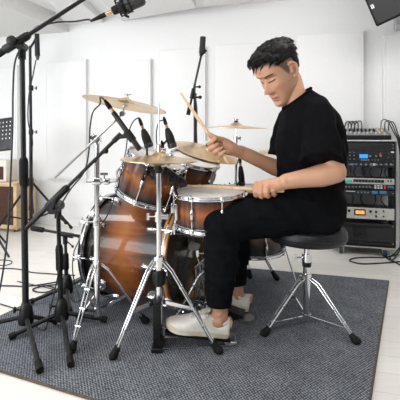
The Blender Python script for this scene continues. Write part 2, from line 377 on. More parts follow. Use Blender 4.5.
# strainer on snare
b=MB(); Ms=WM[sn]; Rz=Matrix.Rotation(math.radians(205),4,'Z'); b.box((.185,0,0),(.018,.03,.085),Ms@Rz,.005); b.box((.2,0,.02),(.02,.014,.05),Ms@Rz,.004); b.tube([(.188,0,-.04),(.186,0,-.085)],.006,8,M=Ms@Rz); b.build('snare_strainer',CHROME,sn)
ft=drum('floor_tom','large dark floor tom partly hidden behind the drummer\'s thigh','drum',Matrix.Translation((.335,2.44,.43)),.195,.37,8,BUR4,COATW,phase=.35,lugmid=False)
for ang,foot in ((-12,V((.60,2.37,RT))),(110,None),(232,None)):
    d=V((math.cos(math.radians(ang)),math.sin(math.radians(ang)),0)); c=V((.335,2.44,0))+d*.208
    f=foot or (c+d*.05+V((0,0,RT))); top=V((c.x,c.y,.44)); mid=V((c.x,c.y,.25))
    L=MB().tube([top,mid,lerp(mid,V((f.x,f.y,.05)),.25),V((f.x,f.y,.045))],.0055,10).build('leg',CHROME,ft)
    MB().tube([V((f.x,f.y,.06)),V((f.x,f.y,.03)),V((f.x,f.y,RT))],[.009,.013,.012],12).build('rubber_foot',RUB,L)
    q=MB(); q.box(c+V((0,0,.36)),(.026,.026,.05),None,.005); q.tube([c+V((0,0,.36)),c+d*.03+V((0,0,.36))],.004,8); q.ball(c+d*.032+V((0,0,.36)),(.008,.008,.014)); q.build('leg_bracket',CHROME,ft)
# ================= STANDS
def leg(t,p0,f,m=CHROME,double=True,w=.022,name='leg'):
    p0=V(p0); f=V(f); d=(f-p0).normalized(); side=d.cross(V((0,0,1))).normalized(); nd=side
    foot=f+V((0,0,0)); e=lerp(p0,foot,.90)
    q=MB()
    if double:
        k=V((0,0,.10)) # elbow: the leg arches near the pole
        el=lerp(p0,foot,.16)+V((0,0,.02))
        for s in(-1,1):
            o=side*(s*w/2); q.tube([p0+o,el+o,e+o*.7],[(.0058,.0042)]*3,10)
        for u in(.22,.5,.75): 
            c=lerp(el,e,u); q.tube([c-side*(w*.62),c+side*(w*.62)],.0055,8)
    else: q.tube([p0,e],.011,12)
    L=q.build(name,m,t)
    b=MB(); dd=(foot-e); b.tube([e-d*.015,e+dd*.5,V((foot.x,foot.y,foot.z+.012))-d*.002],[.013,.0185,.0195],12); b.ball(V((foot.x,foot.y,foot.z+.015)),.015)
    b.build('rubber_foot',RUB,L); return L
def tripod(t,c,ztop,feet,zb,m=CHROME,double=True,rc=.022,u=.52):
    c=V((c[0],c[1],0)); q=MB()
    q.lathe([(.012,ztop-.02),(rc,ztop-.02),(rc,ztop+.025),(.012,ztop+.025)],20,Matrix.Translation(c)); q.build('leg_collar',m if double else BLK,t)
    q=MB(); q.lathe([(.012,zb-.012),(rc*.9,zb-.012),(rc*.9,zb+.014),(.012,zb+.014)],20,Matrix.Translation(c))
    for f in feet:
        f=V(f); d=V((f.x-c.x,f.y-c.y,0)).normalized(); p0=c+d*rc+V((0,0,ztop)); leg(t,p0,f,m,double)
        j=lerp(p0,f,u)
        a=c+d*rc*.8+V((0,0,zb)); s=d.cross(V((0,0,1)))
        q.bar(a,j,.013,.007,V((0,0,1)))
    q.build('brace',m,t)
def pole(t,pts,r,m,name='pole'): return MB().tube(pts,r,20).build(name,m,t)
def clampring(t,p,r=.018,h=.03,m=CHROME,screw=V((-1,0,0)),name='height_clamp'):
    q=MB(); q.lathe([(.008,-h/2),(r,-h/2),(r,h/2),(.008,h/2)],20,Matrix.Translation(V(p))); e=V(p)+screw*(r+.03)
    q.tube([V(p),e],.004,8); q.bar(e-V((0,0,.016)),e+V((0,0,.016)),.012,.006,screw); return q.build(name,m,t)
def rest(p): return V((p.x,p.y,RT))
# hi-hat stand
hc=V((-.187,1.73,0))
hs=thing('hi_hat_stand','chrome hi-hat stand with black pedal under the drummer\'s left shoe','stand',loc=hc)
H=lambda z:V((hc.x,hc.y,z))
pole(hs,[H(.07),H(.42)],.0165,CHROME,'lower_tube'); pole(hs,[H(.40),H(.80)],.0125,CHROME,'upper_tube')
pole(hs,[H(.78),H(1.115)],.0028,CHROME,'pull_rod')
MB().lathe([(.01,.0),(.017,.003),(.019,.02),(.011,.028),(.011,.045)],24,Matrix.Translation(H(.796))).build('cymbal_seat',BLK,hs)
MB().lathe([(.006,0),(.012,0),(.012,.012),(.008,.016),(.008,.045),(.012,.05),(.006,.052)],20,Matrix.Translation(H(.878))).build('clutch',CHROME,hs)
clampring(hs,H(.60),.0195,.045); MB().lathe([(.01,-.035),(.022,-.035),(.029,-.027),(.031,.02),(.024,.034),(.01,.035)],20,Matrix.Translation(H(.322))).build('rubber_sleeve',BLK,hs)
q=MB(); q.box(H(.60)+V((.02,-.005,.0)),(.05,.02,.022),None,.004); q.build('memory_lock',STEEL,hs)
feetH=[rest(G(112,362)),rest(G(220,356))]
q=MB(); q.lathe([(.012,-.02),(.026,-.02),(.026,.025),(.012,.025)],20,Matrix.Translation(H(.395))); q.build('leg_collar',CHROME,hs)
q=MB(); q.lathe([(.012,-.014),(.024,-.014),(.024,.014),(.012,.014)],20,Matrix.Translation(H(.215)))
for f in feetH:
    d=V((f.x-hc.x,f.y-hc.y,0)).normalized(); p0=H(.40)+d*.022; leg(hs,p0,f,w=.026)
    j=lerp(p0,f,.52); q.bar(H(.215)+d*.02,j,.016,.009,V((0,0,1)))
q.build('brace',CHROME,hs)
q=MB(); 
for s in(-1,1): q.box(H(.12)+V((-.004,s*.038,.006)),(.036,.016,.21),None,.005)
q.box(H(.225)+V((-.004,0,0)),(.036,.10,.02),None,.004); q.build('pedal_frame',BLK,hs)
# footboard from toe (left) to heel plate (right)
fa=V((-.16,1.735,.085)); fb=V((.135,1.765,.035))
q=MB(); dF=(fb-fa).normalized(); q.bar(fa,fb,.092,.008,V((0,1,0)))
for u in [i/9 for i in range(1,9)]: q.bar(lerp(fa,fb,u)+V((0,-.04,.005)),lerp(fa,fb,u)+V((0,.04,.005)),.006,.003,dF)
q.build('footboard',BMET,hs)
q=MB(); q.box(V((.140,1.768,.022)),(.055,.085,.016),None,.005); q.build('heel_plate',STEEL,hs)
q=MB()
for s in(-1,1): q.tube([V((-.18,1.745+s*.045,.016)),V((.15,1.768+s*.04,.016))],.004,8)
q.build('base_rod',CHROME,hs)
q=MB(); q.box(H(.02)+V((-.004,0,0)),(.05,.12,.018),None,.004); q.build('base_plate',BMET,hs)
q=MB(); q.tube([H(.10),V((fa.x+.01,fa.y,fa.z))],.004,8); q.tube([H(.07),H(.22)],.005,8); q.build('pedal_chain',STEEL,hs)
def cymbal(name,label,M,R,h=.035,flip=False,group=None,lab2=None,bronze=None):
    s=-1 if flip else 1
    rb=R*.2; top=[(.006,h),(rb*.5,h*.93),(rb*.85,h*.7),(rb,h*.52),(rb*1.15,h*.47),(R*.5,h*.33),(R*.75,h*.17),(R*.93,h*.04),(R,0)]
    prof=[(r,s*z) for r,z in top]+[(r,s*(z-.0016)) for r,z in reversed(top)]
    o=MB().lathe(prof,96,closed=True).build(name,bronze or BRONZE,local=True,M=M); tag(o,label,'cymbal',group=group); return o
cymbal('hi_hat_cymbal','upper hi-hat cymbal, closed over its twin on the chrome pedal stand',tilt(H(.860),.03,.02),.174,.034)
cymbal('hi_hat_cymbal','lower hi-hat cymbal, turned upside down just beneath its twin',tilt(H(.856),.03,.02),.174,.026,True)
# boom cymbal stand at left
cc=V(((97-200)/FP*1.86,1.86,0)); C=lambda z:V((cc.x,cc.y,z))
cs1=thing('cymbal_stand','chrome double-braced boom cymbal stand left of the bass drum','stand',loc=cc)
tripod(cs1,cc,.335,[rest(G(71,356)),rest(G(147,325)),rest(G(79,320))],.115,rc=.02)
pole(cs1,[C(.085),C(.57)],.0150,CHROME,'lower_tube'); pole(cs1,[C(.54),C(.955)],.0120,CHROME,'upper_tube')
clampring(cs1,C(.545),.019,.05); MB().box(C(.545)+V((.0,-.012,0)),(.022,.03,.03),None,.004).build('memory_lock',STEEL,cs1)
T0=Q(55,177,1.80); T1=Q(122,114,1.90); tj=Q(97,139,1.86)
q=MB(); q.tube([tj-V((0,.02,0)),tj+V((0,.02,0))],.019,18); q.tube([tj-V((.0,.0,.03)),tj],.014,14); q.tube([tj+V((-.02,-.01,.02)),tj+V((.02,-.01,-.02))],.009,10); q.bar(tj+V((-.03,-.02,.01)),tj+V((-.005,-.02,.0)),.014,.005,V((0,0,1))); q.build('tilter',CHROME,cs1)
bj=tj+V((0,-.022,0)); dd=(T1-T0).normalized(); off=bj-(T0+dd*(bj-T0).dot(dd)); T0+=off; T1+=off
MB().tube([T0,T1],.0062,12).build('boom_arm',CHROME,cs1)
CZm=tilt(Q(125,105,1.885),.17,-.09); cup=CZm.to_3x3()@V((0,0,1)); cc1=CZm.translation
q=MB(); q.tube([T1-V((0,.015,0)),T1+V((0,.015,0))],.013,14); q.tube([T1,cc1+cup*.06],.004,8); q.lathe([(.004,0),(.012,0),(.012,.012),(.004,.012)],16,frame(cc1-cup*.01,x=(1,0,0),z=cup)); q.build('cymbal_tilter',CHROME,cs1)
MB().lathe([(.004,0),(.013,0),(.013,.01),(.004,.01)],16,frame(cc1+cup*.036,x=(1,0,0),z=cup)).build('felt_washer',COATW,cs1)
q=MB(); q.lathe([(.003,0),(.008,0),(.008,.01),(.003,.01)],12,frame(cc1+cup*.047,x=(1,0,0),z=cup)); q.ball(cc1+cup*.056+V((.012,0,0)),(.01,.003,.007)); q.ball(cc1+cup*.056-V((.012,0,0)),(.01,.003,.007)); q.build('wing_nut',CHROME,cs1)
cymbal('crash_cymbal','tilted crash cymbal at upper left on the chrome boom arm, above the hanging microphones',CZm,.208,.036)
# tom clamp and L-rod
k=C(.745); q=MB(); q.box(k,(.045,.04,.035),None,.006); q.tube([k+V((-.05,-.01,0)),k+V((.075,-.01,.0))],.0075,10); q.box(k+V((.05,-.01,.0)),(.03,.03,.03),None,.005)
q.tube([k+V((.04,-.02,.01)),k+V((.04,-.02,.035))],.004,8); q.bar(k+V((.022,-.02,.037)),k+V((.058,-.02,.037)),.012,.006,V((0,0,1))); q.build('tom_clamp',CHROME,cs1)
e=WM[t1]@V((-.158,0,.02)); q=MB(); q.tube(spline([k+V((.07,-.01,0)),k+V((.10,.0,.005)),Q(117,172,1.93),lerp(Q(117,172,1.93),e,.6),e],8),.0065,10); q.build('tom_arm',CHROME,cs1)
q=MB(); q.box((-.161,0,.02),(.022,.05,.06),WM[t1],.005); q.tube([(-.168,-.03,.03),(-.168,.03,.03)],.006,8,M=WM[t1]); q.build('mounting_bracket',CHROME,t1)
# second tom mount: post from the bass drum
q=MB(); pt=WM[t2]@V((-.05,-.0,-.02)); 
post=V((-.13,2.27,.0)); q.tube([V((-.15,2.2,.60)),V((-.15,2.2,.80))],.011,12); q.tube(spline([V((-.15,2.2,.79)),V((-.12,2.2,.80)),WM[t2]@V((-.135,0,.0))],6),.0065,10); q.box((-.137,0,0),(.02,.05,.06),WM[t2],.005); q.build('tom_holder',CHROME,t2)
# crash stand behind floor tom
def simple_stand(label,c,feet,ztop,zl,cm,arm=None):
    t=thing('cymbal_stand',label,'stand',loc=c); f=lambda z:V((c[0],c[1],z))
    tripod(t,c,zl,feet,zl-.24,rc=.02); up=cm.to_3x3()@V((0,0,1)); o=cm.translation
    pole(t,[f(.09),f(ztop*.6)],.0125,CHROME,'lower_tube'); pole(t,[f(ztop*.58),f(ztop-.06)],.0095,CHROME,'upper_tube')
    clampring(t,f(ztop*.6),.017,.035); q=MB(); q.tube([f(ztop-.10),f(ztop-.06)],.014,12); q.tube([f(ztop-.075)+V((-.018,0,0)),f(ztop-.075)+V((.03,0,0))],.009,10); q.bar(f(ztop-.075)+V((.03,0,-.014)),f(ztop-.075)+V((.03,0,.014)),.012,.006,V((0,1,0))); q.tube([f(ztop-.06),o+up*.055],.004,8); q.build('cymbal_tilter',CHROME,t)
    MB().lathe([(.004,0),(.013,0),(.015,.008),(.012,.02),(.004,.021)],16,frame(o+up*.034,x=(1,0,0),z=up)).build('felt_washer',BLK,t)
    q=MB(); q.lathe([(.003,0),(.008,0),(.008,.01),(.003,.01)],12,frame(o+up*.055,x=(1,0,0),z=up)); 
    for s in(-1,1): q.ball(o+up*.064+V((s*.011,0,0)),(.009,.003,.007))
    q.build('wing_nut',CHROME,t); return t
M2=tilt(Q(236,128,2.72),.02,.0); simple_stand('straight chrome cymbal stand behind the floor tom',Q(236,133,2.72)*1 -V((0,0,CH)),[V((.51,2.5,RT)),V((.335,2.53,RT)),V((.02,2.95,0))],M2.translation.z,.43,M2)
cymbal('crash_cymbal','level crash cymbal seen edge-on below the drummer\'s chin',M2,.222,.042)
M3=tilt(Q(206,152,2.43),.27,.17); simple_stand('chrome stand holding the ride cymbal behind the rack toms',(M3.translation.x-.01,2.43,0),[V((.12,2.72,0)),V((-.25,2.72,0)),V((.13,2.21,RT))],M3.translation.z,.4,M3)
cymbal('ride_cymbal','sloping ride cymbal behind the drummer\'s raised hand',M3,.222,.042)
# small cymbal on floor tom
M4=tilt(Q(289,151,2.42),-.06,.05); cymbal('splash_cymbal','small cymbal tip showing behind the drummer\'s raised forearm',M4,.2,.03)
o4=M4.translation; q=MB(); q.tube([V((.53,2.43,.50)),V((o4.x,o4.y,.86)),o4+V((0,0,.055))],.0055,10); q.box(V((.535,2.43,.52)),(.03,.03,.05),None,.005); t=q.build('cymbal_arm',CHROME,ft)
# snare stand
sc0=V((.035,1.955,0)); ss=thing('snare_stand','low chrome stand cradling the snare drum','stand',loc=sc0); S=lambda z:V((sc0.x,sc0.y,z))
tripod(ss,sc0,.27,[rest(G(231,322)),V((-.14,1.93,RT)),V((.07,2.20,RT))],.10,rc=.018)
pole(ss,[S(.07),S(.44)],.0125,CHROME,'lower_tube'); clampring(ss,S(.36),.018,.04)
q=MB(); q.ball(S(.445),.018)
for a in(90,210,330):
    d=V((math.cos(math.radians(a)),math.sin(math.radians(a)),0)); e=V((WM[sn].translation.x,WM[sn].translation.y,0)); q.tube([S(.445),e+d*.165+V((0,0,.487)),e+d*.199+V((0,0,.497)),e+d*.200+V((0,0,.54))],.006,10)
q.build('basket_arm',CHROME,ss)
# extra hardware cluster under the snare
# bass drum pedal
bp=thing('bass_drum_pedal','chrome and black kick pedal clamped to the bass drum hoop','pedal',loc=(-.02,2.06,0))
mp=Bc+ax*.085; pr=V((-ax.y,ax.x,0))
def PB(a,s,z): p=Bc+ax*a+pr*s; return V((p.x,p.y,z))
q=MB()
for s in(-.045,.045): q.tube([PB(.09,s,.02),PB(.09,s,.27)],.009,12)
q.tube([PB(.09,-.07,.265),PB(.09,.07,.265)],.008,12); q.box(PB(.09,0,.022),(.05,.12,.02),None,.004); q.build('pedal_frame',CHROME,bp)
q=MB(); q.tube([PB(.09,0,.265),PB(.06,0,.36)],.004,8); q.build('beater_rod',CHROME,bp); q=MB(); q.tube([PB(.035,0,.365),PB(.085,0,.355)],[.02,.022],16); q.build('beater',COATW,bp)
q=MB(); q.bar(PB(.11,0,.10),PB(.34,0,.045),.09,.008,pr); q.build('footboard',BMET,bp); q=MB(); q.tube([PB(.355,0,.012),PB(.355,0,.026)],.04,20); q.build('heel_plate',STEEL,bp)
q=MB(); q.bar(PB(.09,0,.26),PB(.12,0,.10),.014,.006,pr); q.build('pedal_chain',STEEL,bp)
q=MB(); q.box(PB(.03,0,.05),(.05,.05,.03),None,.005); q.build('hoop_clamp',BLK,bp)
# ================= STOOL
st=thing('drum_stool','round black padded drum stool on chrome legs, the drummer sitting on it','stool',loc=(.55,1.94,0)); s0=V((.545,1.94,0)); Sx=lambda z:V((s0.x,s0.y,z))
tripod(st,s0,.24,[rest(G(263,338)),rest(G(358,346)),V((.53,2.25,RT))],.045,rc=.024,u=.80)
MB().lathe([(.014,.30),(.022,.30),(.024,.32),(.022,.335),(.014,.335)],20,Matrix.Translation(s0)).build('rubber_sleeve',BLK,st)
pole(st,[Sx(.03),Sx(.34)],.019,CHROME,'lower_tube'); pole(st,[Sx(.32),Sx(.43)],.0135,CHROME,'upper_tube'); clampring(st,Sx(.345),.025,.04)
MB().lathe([(0,.425),(.06,.425),(.075,.432),(.17,.436),(.19,.442),(.196,.455),(.197,.47),(.196,.485),(.188,.502),(.165,.513),(.08,.512),(0,.508)],72,Matrix.Translation(s0)).build('seat',LEATH,st)
MB().lathe([(.1955,.463),(.199,.466),(.199,.470),(.1955,.473)],72,Matrix.Translation(s0),closed=True).build('piping',BLK,st)
MB().lathe([(.014,.40),(.03,.402),(.06,.418),(.06,.426),(.014,.426)],24,Matrix.Translation(s0)).build('seat_mount',CHROME,st)
# ================= MIC STANDS
def micstand(t,c,feet,zt,r1=.013,top=None,zc=.30,base=.10):
    """black tripod stand: cone base, straight legs"""
    c=V((c[0],c[1],0)); top=top or c+V((0,0,zt)); A=lambda z: lerp(c,top,z/top.z)
    MB().lathe([(.018,base-.055),(.034,base-.05),(.038,base-.03),(.030,base+.02),(.02,base+.05),(.014,base+.055)],24,Matrix.Translation(c)).build('base_hub',BLK,t)
    k=c+V((-.03,-.01,base+.02)); q=MB(); q.tube([k+V((.01,0,0)),k+V((-.012,-.004,0))],.005,10); q.ball(k+V((-.018,-.005,0)),(.008,.012,.016)); q.build('knob',BLK,t)
    for f in feet:
        f=V(f); d=V((f.x-c.x,f.y-c.y,0)).normalized(); p0=c+d*.02+V((0,0,base-.02)); f1=V((f.x,f.y,.022+f.z*.5))
        L=MB().tube([p0,lerp(p0,f1,.9)],.0105,14).build('leg',BMET,t)
        MB().tube([lerp(p0,f1,.86),f1],[.0145,.0155],14).build('rubber_foot',RUB,L)
    return A
# Stand A (large, left)
ca=G(26,333); ta=Q(22,47,1.86)
A_=thing('microphone_stand','tall black boom microphone stand at far left, boom rising out of the frame','microphone stand',loc=ca)
A=micstand(A_,ca,[rest(G(40,377)),V((ca.x-.40,ca.y-.07,0)),rest(G(57,327))],0,top=ta)
zj=A(.80)
MB().tube([A(.06),A(.86)],.0155,16).build('lower_tube',BMET,A_); MB().tube([A(.84),ta],.0125,16).build('upper_tube',BMET,A_)
MB().tube([A(.72),A(.735),A(.84),A(.855)],[.017,.021,.021,.018],18).build('height_grip',RUB,A_)
ba0=Q(-6,57,1.78); ba1=V(Q(128,-30,1.78)); 
bj=Q(17,42,1.80); dA=(ba1-ba0).normalized(); bj=ba0+dA*((bj-ba0).dot(dA))
MB().tube([ba0,ba1],.0105,14).build('boom_arm',BMET,A_)
q=MB(); q.tube([bj-dA*.07,bj-dA*.06,bj+dA*.06,bj+dA*.075],[.015,.021,.021,.015],16); q.tube([ta+V((0,.02,-.0)),bj+V((0,-.03,0))],.022,20); q.tube([ta-V((0,0,.06)),ta+V((0,0,.01))],.018,16); q.ball(bj+V((0,-.045,0)),(.024,.01,.024)); q.build('boom_clutch',BLK,A_)
MB().tube([ba0-dA*.02,ba0+dA*.10],.0165,14).build('counterweight_grip',RUB,A_)
# large mic
mA=Q(112,11.5,1.78); mB=Q(142,-2,1.78); dm=(mB-mA).normalized()
q=MB(); q.tube([ba1,ba1+V((0.0,0,-.02)),Q(126,-9,1.78),Q(126,-2,1.78)],.006,10); q.build('mic_adaptor',BLK,A_)
lm=thing('large_microphone','large black studio microphone in a shock mount, hanging at the top edge','microphone',loc=Q(126,4,1.78))
Mm=along(mA,dm); Lm=(mB-mA).length
MB().lathe([(.012,0),(.019,.004),(.021,.02),(.020,.03),(.026,.035),(.032,.06),(.033,Lm*.42),(.033,Lm*.44),(.0,Lm*.44)],28,Mm).build('microphone_body',BLK,lm)
MB().lathe([(.0,Lm*.43),(.031,Lm*.43),(.034,Lm*.46),(.035,Lm*.9),(.033,Lm*1.0),(.024,Lm*1.06),(0,Lm*1.07)],28,Mm).build('grille',MESH,lm)
q=MB()
for z in(.03,.052,.085): q.lathe([(.036,z),(.042,z),(.042,z+.007),(.036,z+.007)],28,Mm,closed=True)
for k in range(6):
    a=k*math.pi/3; q.tube([(.039*math.cos(a),.039*math.sin(a),.03),(.041*math.cos(a+.3),.041*math.sin(a+.3),.09)],.003,6,M=Mm)
q.tube([Mm@V((0,0,.05)),Q(126,-2,1.78)],.01,10); q.tube([Mm@V((-.04,0,.05)),Q(126,16,1.77),Q(129,17,1.77)],.0065,8); q.build('shock_mount',BLK,lm)
MB().tube([mA+dm*.004,mA-dm*.035],.0095,14).build('connector',GOLD,lm)
MB().tube([mA-dm*.033,mA-dm*.06,mA-dm*.085,mA-dm*.11],[.011,.011,.008,.005],14).build('connector_boot',RUB,lm)
def cable(label,pts,r=.0035,n=10,group=None):
    return tag(MB().tube(spline(pts,n),r,8).build('cable',CAB),label,'cable',group=group)
cx=mA-dm*.108
cable('thin black cable looping from the large microphone down past the tall stand at far left',[cx,Q(88,19.5,1.79),Q(74,21.5,1.8),Q(58,22,1.8),Q(48,24,1.8),Q(38,26,1.79),Q(30,33,1.78),Q(22,46,1.78),Q(15,62,1.79),Q(13,90,1.8),Q(12.5,130,1.8),Q(10,190,1.8),Q(7,240,1.8),Q(0,288,1.8),V((-1.02,1.84,.05)),V((-1.10,1.80,.005)),V((-1.3,1.7,.004))],.0042)
# Stand B
cb=G(61.5,329); tb=Q(58,206,cb.y)
B_=thing('microphone_stand','black boom microphone stand left of the bass drum, boom reaching up to the pencil microphone','microphone stand',loc=cb)
B=micstand(B_,cb,[rest(G(71,371)),G(9,342),rest(G(107,325))],0,top=tb)
MB().tube([B(.06),B(.36)],.0135,16).build('lower_tube',BMET,B_); MB().tube([B(.34),tb],.0105,16).build('upper_tube',BMET,B_)
MB().tube([B(.29),B(.30),B(.40),B(.42)],[.014,.0185,.0185,.014],18).build('height_grip',RUB,B_)
b0=Q(25,229,cb.y-.04); b1=Q(121,134,cb.y-.06); dB=(b1-b0).normalized(); bj=b0+dB*((Q(58,198,cb.y-.045)-b0).dot(dB))
MB().tube([b0,bj],.0125,14).build('boom_arm',BMET,B_); MB().tube([bj,b1],.0085,12).build('boom_arm',BMET,B_)
q=MB(); q.tube([bj-dB*.075,bj-dB*.06,bj+dB*.06,bj+dB*.075],[.014,.0185,.0185,.014],16); q.tube([tb+V((0,.025,.0)),V((tb.x,bj.y-.03,tb.z))],.026,24); q.tube([tb-V((0,0,.06)),tb],.017,14); q.tube([V((tb.x,bj.y-.03,tb.z)),bj],.014,10); q.tube([tb+V((.02,-.03,-.05)),tb+V((.045,-.03,-.07)),],.006,8); q.ball(tb+V((.05,-.03,-.075)),.010); q.build('boom_clutch',BLK,B_)
# pencil mic
pA=Q(113,112,cb.y-.075); pB=Q(140,150,cb.y-.075); dp=(pB-pA).normalized(); Lp=(pB-pA).length
q=MB(); jj=lerp(pA,pB,.62); q.tube([lerp(pA,pB,.5),lerp(pA,pB,.75)],.0185,14); q.tube([b1-dB*.02,jj],.011,10); q.tube([b1-dB*.05,b1],.013,10); q.ball(Q(106,151,cb.y-.06),(.012,.012,.014)); q.tube([Q(106,151,cb.y-.06),lerp(b0,b1,.82)],.005,8); q.tube([lerp(b0,b1,.8),b1],.0095,10); q.build('mic_clip',BLK,B_)
pm=thing('pencil_microphone','long dark pencil microphone slanting down toward the amber tom','microphone',loc=jj)
MB().lathe([(.011,0),(.0125,.01),(.0125,Lp*.72),(.0135,Lp*.74),(.0135,Lp*.97),(.011,Lp),(0,Lp)],24,along(pA,dp)).build('microphone_body',MICG,pm)
MB().tube([pA+dp*.002,pA-dp*.022],.0095,14).build('connector',GOLD,pm)
MB().tube([pA-dp*.02,pA-dp*.045,pA-dp*.07],[.0115,.0115,.006],14).build('connector_boot',RUB,pm)
e=pA-dp*.068; yb=cb.y
cable('thin black cable arching from the pencil microphone and down the boom to the rug',[e,e-dp*.02+V((-.01,0,0)),Q(100,104,yb-.07),Q(93,112,yb-.07),Q(90,128,yb-.07),Q(89,150,yb-.06),Q(84,172,yb-.06),Q(70,190,yb-.07),Q(60,208,yb-.08),Q(57,225,yb-.03),Q(59.5,262,yb-.02),Q(56,285,yb-.02),Q(50,310,yb-.03),V((-.76,1.86,.016)),V((-.84,1.92,.013)),V((-.98,2.08,.004)),V((-1.2,2.2,.004))],.0036)
# Stand C (low kick stand)
c3=G(67,299); C_=thing('microphone_stand','low black microphone stand with horizontal boom pointing into the bass drum','microphone stand',loc=c3)
t3=V((c3.x-.01,c3.y,.98-(237-HY)/FP*c3.y)); C3=micstand(C_,c3,[rest(G(29,307)),V((c3.x+.02,c3.y+.27,0)),V((-.69,2.02,RT))],0,top=t3,base=.09)
MB().tube([C3(.05),C3(.24)],.012,14).build('lower_tube',BMET,C_); MB().tube([C3(.22),t3],.009,14).build('upper_tube',BMET,C_); MB().tube([C3(.17),C3(.18),C3(.26),C3(.27)],[.012,.0165,.0165,.012],14).build('height_grip',RUB,C_)
k0=Q(31,228,c3.y); k1=Q(84,237,c3.y); dk=(k1-k0).normalized()
MB().tube([k0+dk*.05,k1],.0085,12).build('boom_arm',BMET,C_); MB().tube([k0,k0+dk*.01,k0+dk*.07,k0+dk*.08],[.011,.0155,.0155,.011],14).build('counterweight_grip',RUB,C_)
q=MB(); u=Q(65,234.5,c3.y); q.tube([u-dk*.035,u+dk*.05],.015,12); q.tube([u,t3-V((0,0,.04))],.014,12); q.tube([t3+V((0,-.01,-.01)),t3+V((.045,-.02,-.045))],.0035,8); q.ball(t3+V((.05,-.02,-.05)),.008); q.build('boom_clutch',BLK,C_)
km=thing('kick_microphone','stubby black microphone at the left rim of the bass drum','microphone',loc=k1)
MB().tube([k1-dk*.01,k1+dk*.02,k1+dk*.045,k1+dk*.06],[.011,.015,.016,.012],16).build('microphone_body',BLK,km); MB().tube([k1-dk*.008,k1-dk*.05],.0095,12).build('connector_boot',RUB,km)
cable('thin black cable bowing down from the kick microphone beside the bass drum',[k1-dk*.045,Q(79,240,2.22),Q(74,252,2.2),Q(72.5,268,2.2),Q(75,285,2.2),Q(80,299,2.15),V((-.72,2.18,.014)),V((-.85,2.32,.013)),V((-1.2,2.5,.004))],.0032)
# small clip-on mics
def clipmic(label,px0,px1,D,clamp,cpts,cl,tail=1.0,r=.022):
    a=Q(*px0,D); bq=Q(*px1,D); d=(bq-a).normalized(); L=(bq-a).length
    t=thing('clip_on_microphone',label,'microphone',loc=lerp(a,bq,.5),group=None)
    Mx=along(a,d)
    MB().lathe([(.007,0),(.012,.004),(r*.85,L*.25),(r,L*.45),(r,L*.78),(0,L*.78)],24,Mx).build('microphone_body',BLK,t)
    MB().lathe([(0,L*.77),(r*1.02,L*.77),(r*1.08,L*.82),(r*1.05,L*.96),(r*.8,L),(0,L*1.005)],24,Mx).build('grille',MESH,t)
    MB().tube([a+d*.003,a-d*.02],.0075,12).build('connector',GOLD,t)
    MB().tube([a-d*.018,a-d*.045,a-d*.06],[.009,.009,.005],12).build('connector_boot',RUB,t)
    q=MB(); m=lerp(a,bq,.62); cp=V(clamp); md=lerp(m,cp,.5)+V((0,0,.012)); q.tube([m,md,cp],.0055,8); q.ball(m+ (md-m).normalized()*.017,.010); q.tube([cp-V((0,0,.02)),cp+V((0,0,.02))],.011,10); q.ball(cp+V((.0,-.012,.018)),(.007,.007,.011)); q.build('rim_clamp',BLK,t)
    e=a-d*.058; cable(cl,[e]+[Q(*p) if len(p)==3 else V(p[:3]) for p in cpts],.003); return t
cl1=WM[t1]@V((-.04,-.155,.12)); 
clipmic('clip-on black microphone nearer the pencil microphone, over the amber tom',(143,129),(149.5,147.5),1.93,cl1,[(138,118,1.93),(133,122,1.93),(128,134,1.92),(126,150,1.92),(122,168,1.90),(117,190,1.88),(108,214,1.88),(100,226,1.88)],'thin black cable arching from the clip-on microphone over the amber tom to the chrome stand')
q2=WM[t1]@V((.07,-.13,.125))
clipmic('clip-on black microphone right of the hi-hat pull rod',(167,128),(173,148),1.95,Q(162,146,1.95),[(163,120,1.95),(159,122,1.95),(156.5,132,1.95),(157,146,1.95),(158,160,1.96),(160,172,1.98)],'short thin black cable looping behind the hi-hat pull rod')
q=MB(); q.tube([Q(160,149,1.95),Q(161,141,1.95)],.011,10); q.tube([Q(162,150,1.95),q2],.008,8); q.box(Q(161,150,1.95),(.05,.03,.022),None,.004); q.build('mic_bracket',CHROME,t1)
clipmic('clip-on black microphone standing over the floor tom, in front of the chrome cymbal stand',(240.5,166),(242,186),2.3,V((.2,2.235,.62)),[(238,161,2.3),(236.5,168,2.3),(236,180,2.3),(237,192,2.32)],'short thin black cable beside the floor tom microphone',r=.019)
# snare mic (black, thick, beneath the hi-hat)
a=Q(169,172,1.80); e=Q(184,184,1.86); d=(e-a).normalized()
sm=thing('snare_microphone','thick black microphone under the hi-hat aimed at the snare drum','microphone',loc=a)
MB().tube([a-d*.03,a,lerp(a,e,.6),lerp(a,e,.65)],[.011,.014,.017,.018],18).build('microphone_body',BLK,sm); MB().tube([lerp(a,e,.64),lerp(a,e,.9),e],[.021,.021,.017],18).build('grille',BMET,sm)
q=MB(); q.box((0,0,0),(.05,.022,.03),Matrix.Translation(lerp(a,e,.3)+V((0,.0,-.016))),.004); q.tube([lerp(a,e,.3)+V((0,0,-.02)),Q(176,192,1.84),Q(180,201,1.86)],.006,8); q.build('rim_clamp',BLK,sm)
# black clamp arms in front of the amber tom
tc=thing('microphone_clamp','spidery black microphone clamp in front of the amber tom, left of the hi-hat pole','microphone clamp',loc=Q(147,174,1.85))
q=MB(); q.tube([Q(142,179,1.84),Q(144,173,1.84),Q(150,170,1.84),Q(156,173,1.80)],.007,8); q.tube([Q(145,171,1.84),Q(152,178,1.83),Q(158,180,1.80)],.006,8); q.ball(Q(147,173,1.84),.014); q.tube([Q(157,168,1.765),Q(157,184,1.765)],.011,10); q.build('clamp_arm',BLK,tc)
q=MB(); q.ball(Q(143,179,1.84),.010); q.ball(Q(152,178,1.83),.009); q.ball(Q(148,168,1.84),.009); q.build('knob',BLK,tc)
